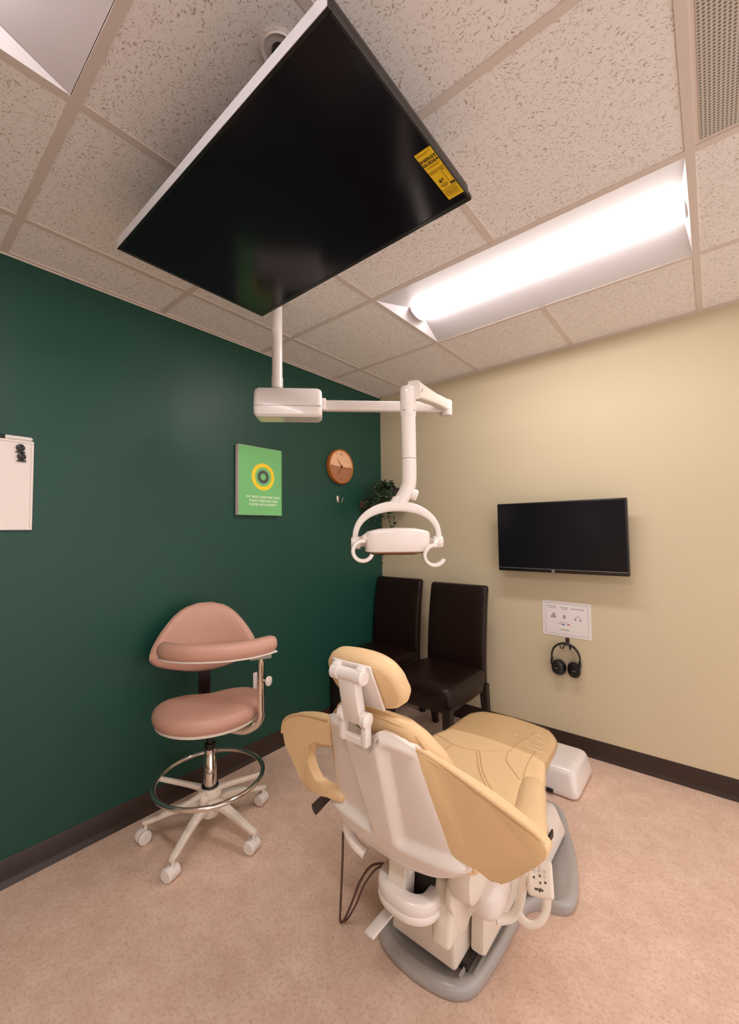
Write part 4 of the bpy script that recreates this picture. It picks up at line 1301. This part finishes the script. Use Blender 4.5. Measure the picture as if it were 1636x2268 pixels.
# ================================================================== GREEN WALL THINGS (x = 0 plane, reading direction +y)
# canvas picture
py0, py1, pz0, pz1, pd = -1.372, -1.062, 1.428, 1.838, 0.034
t = thing('canvas_print', 'bright green square-edged canvas with yellow and grey rings and white words', 'picture', (0, (py0 + py1) / 2, (pz0 + pz1) / 2))
bm = new(); add_box(bm, (0.002, py0, pz0), (pd - 0.001, py1, pz1), 0.002, 1); obj('canvas_edge', bm, 'canvasedge', t)
bm = new(); add_box(bm, (pd - 0.002, py0 + 0.002, pz0 + 0.001), (pd, py1 - 0.001, pz1 - 0.002)); cf = obj('canvas_face', bm, 'canvasgreen', t, smooth=False)
cy_, cz_ = py0 + 0.170, pz0 + 0.232
def annulus(r0, r1, x):
    bm = new()
    n_ = 48
    A = [bm.verts.new((x, cy_ + r1 * math.cos(2 * math.pi * k / n_), cz_ + r1 * math.sin(2 * math.pi * k / n_))) for k in range(n_)]
    if r0 <= 0:
        bm.faces.new(A)
        return bm
    B = [bm.verts.new((x, cy_ + r0 * math.cos(2 * math.pi * k / n_), cz_ + r0 * math.sin(2 * math.pi * k / n_))) for k in range(n_)]
    for i in range(n_):
        j = (i + 1) % n_
        bm.faces.new((A[i], A[j], B[j], B[i]))
    return bm
obj('yellow_ring', annulus(0.058, 0.082, pd + 0.0006), 'ringyellow', cf, smooth=False)
obj('pale_ring', annulus(0.0405, 0.0445, pd + 0.0006), 'ringpale', cf, smooth=False)
obj('grey_ring', annulus(0.020, 0.0405, pd + 0.0006), 'ringgrey', cf, smooth=False)
bm = new()
for k, s in enumerate(('WE TREAT EVERYONE THAT', 'WALKS THROUGH OUR', 'DOORS WITH DIGNITY')):
    text_into(bm, s, 0.0185, (pd + 0.0006, cy_ + 0.002, pz0 + 0.108 - 0.0225 * k), (0, 1, 0), (0, 0, 1), spacing=1.12, bold=0.0004, stretch=0.93)
obj('lettering', bm, 'lettering', cf, smooth=False)

# clock
t = thing('wall_clock', 'round two-tone wooden wall clock on the green wall', 'clock', (0, -0.505, 1.803))
ccy, ccz = -0.512, 1.802
bm = new(); lathe(bm, [(0, 0.0), (0.125, 0.0), (0.1275, 0.008), (0.1275, 0.032), (0.124, 0.037), (0.119, 0.037), (0.116, 0.034), (0.116, 0.030), (0, 0.030)], (0, ccy, ccz), (1, 0, 0), 64); obj('rim', bm, 'clockframe', t)
def halfdisc(sg):
    bm = new()
    pts = [(ccy + 0.1155 * math.cos(a), ccz + 0.1155 * math.sin(a) * sg) for a in [math.pi * k / 32 for k in range(33)]]
    bm.faces.new([bm.verts.new((0.0315, a, b_)) for a, b_ in pts])
    return bm
obj('upper_face', halfdisc(1), 'clockpale', t, smooth=False, label='pale wood upper half')
obj('lower_face', halfdisc(-1), 'clockdark', t, smooth=False, label='walnut lower half')
for s, a in (('12', 90), ('3', 0), ('6', 270), ('9', 180)):
    ar = math.radians(a)
    bm = new(); text_into(bm, s, 0.032 if a in (90, 270) else 0.026, (0.0325, ccy + 0.094 * math.cos(ar), ccz + 0.092 * math.sin(ar)), (0, 1, 0), (0, 0, 1)); obj('numeral', bm, 'clockink', t, smooth=False)
for k in range(12):
    if k % 3:
        ar = math.radians(30 * k)
        y_, z_ = ccy + 0.100 * math.cos(ar), ccz + 0.100 * math.sin(ar)
        bm = new(); add_box(bm, (0.0316, y_ - 0.003, z_ - 0.003), (0.0322, y_ + 0.003, z_ + 0.003)); obj('hour_mark', bm, 'clockink', t, smooth=False)
for nm, ang, ln_ in (('hour_hand', 133, 0.066), ('minute_hand', 240, 0.078)):
    ar = math.radians(ang)
    bm = new()
    dv = Vector((0, math.cos(ar), math.sin(ar)))
    tube(bm, [Vector((0.036, ccy, ccz)) - dv * 0.014, Vector((0.036, ccy, ccz)) + dv * ln_], [0.0022, 0.0014], 8)
    obj(nm, bm, 'clockink', t)
bm = new(); lathe(bm, [(0, 0.030), (0.005, 0.030), (0.005, 0.039), (0, 0.040)], (0, ccy, ccz), (1, 0, 0), 16); obj('centre_pin', bm, 'clockink', t)

# coat hook under the clock
t = thing('coat_hook', 'small brushed nickel coat hook on the green wall below the clock', 'hook', (0, -0.515, 1.565))
bm = new()
rings = []
for h, k in ((0.0, 0.95), (0.004, 1.0), (0.009, 0.7), (0.011, 0.2)):
    ring = []
    for i in range(24):
        a = 2 * math.pi * i / 24
        w_ = 0.016 * (1 + 0.30 * math.sin(a))
        ring.append((h, -0.520 + math.cos(a) * w_ * k, 1.562 + math.sin(a) * 0.029 * k))
    rings.append(ring)
loft(bm, rings); obj('hook_plate', bm, 'nickel', t)
bm = new(); tube(bm, smooth_path([(0.006, -0.520, 1.548), (0.020, -0.518, 1.537), (0.036, -0.516, 1.542), (0.042, -0.515, 1.560)], 5), 0.0042, 10); lathe(bm, [(0, -.006), (.005, -.004), (.0065, 0), (.005, .004), (0, .006)], (0.042, -0.515, 1.564)); obj('hook_prong', bm, 'nickel', t)

# power outlet
t = thing('power_outlet', 'white double power outlet on the green wall behind the stool', 'outlet', (0, -1.215, 0.443))
bm = new(); add_box(bm, (0, -1.252, 0.386), (0.006, -1.178, 0.502), 0.003, 2); obj('cover_plate', bm, 'paper', t)
for z in (0.466, 0.424):
    bm = new(); rings = []
    for h, k in ((0.005, 1), (0.008, 1), (0.0085, 0.94)):
        rings.append([(h, a, b_) for a, b_ in superellipse(-1.215, z, 0.017 * k, 0.014 * k, 3, 24)])
    loft(bm, rings); s_ = obj('socket', bm, 'paper', t)
    bm = new()
    for y_ in (-1.2205, -1.2095): add_box(bm, (0.008, y_ - 0.0012, z - 0.001), (0.009, y_ + 0.0012, z + 0.007))
    add_box(bm, (0.008, -1.217, z - 0.0085), (0.009, -1.213, z - 0.005))
    obj('slot', bm, 'ink', s_, smooth=False)

# whiteboard
t = thing('whiteboard', 'white dry-erase board cut off at the left edge of the photo', 'whiteboard', (0, -2.60, 1.525))
bm = new(); add_box(bm, (0.0, -2.90, 1.348), (0.012, -2.300, 1.700), 0.002, 1); obj('panel', bm, 'board', t)
bm = new()
for a in ((-2.90, 1.346, -2.298, 1.356), (-2.90, 1.693, -2.298, 1.702), (-2.307, 1.356, -2.298, 1.693), (-2.90, 1.356, -2.891, 1.693)): add_box(bm, (0.0, a[0], a[1]), (0.0155, a[2], a[3]), 0.0015, 1)
obj('frame', bm, 'board', t)
t = thing('dry_erase_marker', 'white marker with a black cap lying along the top edge of the whiteboard', 'marker', (0.010, -2.37, 1.711))
bm = new(); tube(bm, [(0.010, -2.388, 1.7105), (0.010, -2.308, 1.7105), (0.010, -2.303, 1.7105)], [0.0082, 0.0082, 0.005], 16); obj('marker_barrel', bm, 'paper', t)
bm = new(); tube(bm, [(0.010, -2.432, 1.7105), (0.010, -2.428, 1.7105), (0.010, -2.388, 1.7105)], [0.005, 0.0075, 0.0078], 16); obj('marker_cap', bm, 'black', t)
for z_, y_, lb in ((1.668, -2.341, 'upper of two round black magnet clips on the whiteboard'), (1.633, -2.337, 'lower of two round black magnet clips on the whiteboard')):
    t = thing('magnet_clip', lb, 'magnet clip', (0.0155, y_, z_), 'magnet clips on the whiteboard')
    bm = new(); lathe(bm, [(0, 0), (0.0135, 0), (0.0145, 0.004), (0.013, 0.010), (0.006, 0.013), (0, 0.013)], (0.0125, y_, z_ + 0.004), (1, 0, 0), 24); obj('magnet_disc', bm, 'black', t)
    bm = new(); add_box(bm, (0.0122, y_ - 0.015, z_ - 0.016), (0.0225, y_ + 0.015, z_ - 0.011), 0.002, 2); add_box(bm, (0.0122, y_ - 0.005, z_ - 0.013), (0.020, y_ + 0.005, z_ - 0.004)); obj('clip_jaw', bm, 'black', t)

# ================================================================== CORNER SHELF + PLANT
bm = new(); add_box(bm, (0.0, -0.272, 1.506), (0.285, 0.0, 1.561), 0.001, 1)
tag(obj('floating_shelf', bm, 'shelf', None), 'thick dark brown floating shelf in the corner under the trailing plant', 'shelf')
t = thing('trailing_plant', 'dark green trailing plant in a black pot on the corner shelf', 'plant', (0.20, -0.15, 1.561))
bm = new(); frustum(bm, (0.15, -0.20), (0.25, -0.10), (0.14, -0.21), (0.265, -0.09), 1.561, 1.655, 0.004, 1); obj('pot', bm, 'black', t)
rnd = random.Random(3)
bml, bms = new(), new()
def leaf(bm, p, d, ln_, wd):
    d = d.normalized()
    s = d.cross(Vector((rnd.uniform(-1, 1), rnd.uniform(-1, 1), rnd.uniform(0.2, 1)))).normalized()
    n_ = s.cross(d)
    cv = n_ * ln_ * 0.18
    q = [p, p + d * ln_ * .3 + s * wd * .8 - cv * .2, p + d * ln_ * .65 + s * wd * .75 - cv * .5, p + d * ln_ - cv, p + d * ln_ * .65 - s * wd * .75 - cv * .5, p + d * ln_ * .3 - s * wd * .8 - cv * .2]
    m1, m2 = p + d * ln_ * .3 + cv * .2, p + d * ln_ * .65 - cv * .1
    V = [bm.verts.new(v) for v in q + [m1, m2]]
    for f in ((0, 1, 6), (1, 2, 7, 6), (2, 3, 7), (3, 4, 7), (4, 5, 6, 7), (5, 0, 6)):
        bm.faces.new([V[i] for i in f])
def vine(pts, n_, spread=0.02, ls=0.026):
    pth = smooth_path(pts, 8)
    tube(bms, pth, 0.0013, 5)
    for k in range(n_):
        p = pth[rnd.randrange(len(pth))]
        leaf(bml, p, Vector((rnd.uniform(-1, 1), rnd.uniform(-1, 1), rnd.uniform(-1, .5))), ls * rnd.uniform(.7, 1.3), ls * .34)
top = Vector((0.20, -0.15, 1.655))
for k in range(26):
    a = rnd.uniform(0, 6.28); r_ = rnd.uniform(0.04, 0.11)
    e = Vector((max(0.015, 0.17 + r_ * math.cos(a)), min(-0.02, -0.17 + r_ * math.sin(a)), rnd.uniform(1.60, 1.70)))
    vine([top, (top + e) / 2 + Vector((0, 0, 0.03)), e], 22)
for k in range(22):
    x_ = rnd.uniform(0.09, 0.31); zb_ = rnd.uniform(1.38, 1.52)
    vine([top, Vector((x_ * .6 + 0.08, -0.24, 1.62)), Vector((x_, -0.295, 1.57)), Vector((x_ + rnd.uniform(-.02, .02), -0.305, 1.50)), Vector((x_ + rnd.uniform(-.03, .04), -0.30, zb_))], 34)
for x_, zb_ in ((0.30, 1.34), (0.33, 1.38)):
    vine([top, Vector((x_, -0.22, 1.60)), Vector((x_, -0.285, 1.56)), Vector((x_ + .01, -0.30, 1.45)), Vector((x_ + .02, -0.30, zb_))], 26)
for x_, zb_ in ((0.225, 1.07), (0.235, 1.14)):
    vine([top, Vector((x_, -0.24, 1.60)), Vector((x_, -0.29, 1.56)), Vector((x_, -0.30, 1.35)), Vector((x_ + .005, -0.30, zb_))], 44, ls=0.018)
obj('stems', bms, 'stem', t)
obj('foliage', bml, 'leaf', t, smooth=False)

# ================================================================== SOMETHING AT THE BOTTOM EDGE
t_ = new(); lathe(t_, [(0, 0), (0.052, 0), (0.054, 0.006), (0.048, 0.018), (0.030, 0.026), (0, 0.028)], (1.610, -1.702, 0.0))
tag(obj('foot_switch', t_, 'darkround'), 'dark brown rounded disc on the floor, just at the bottom edge', 'foot switch')
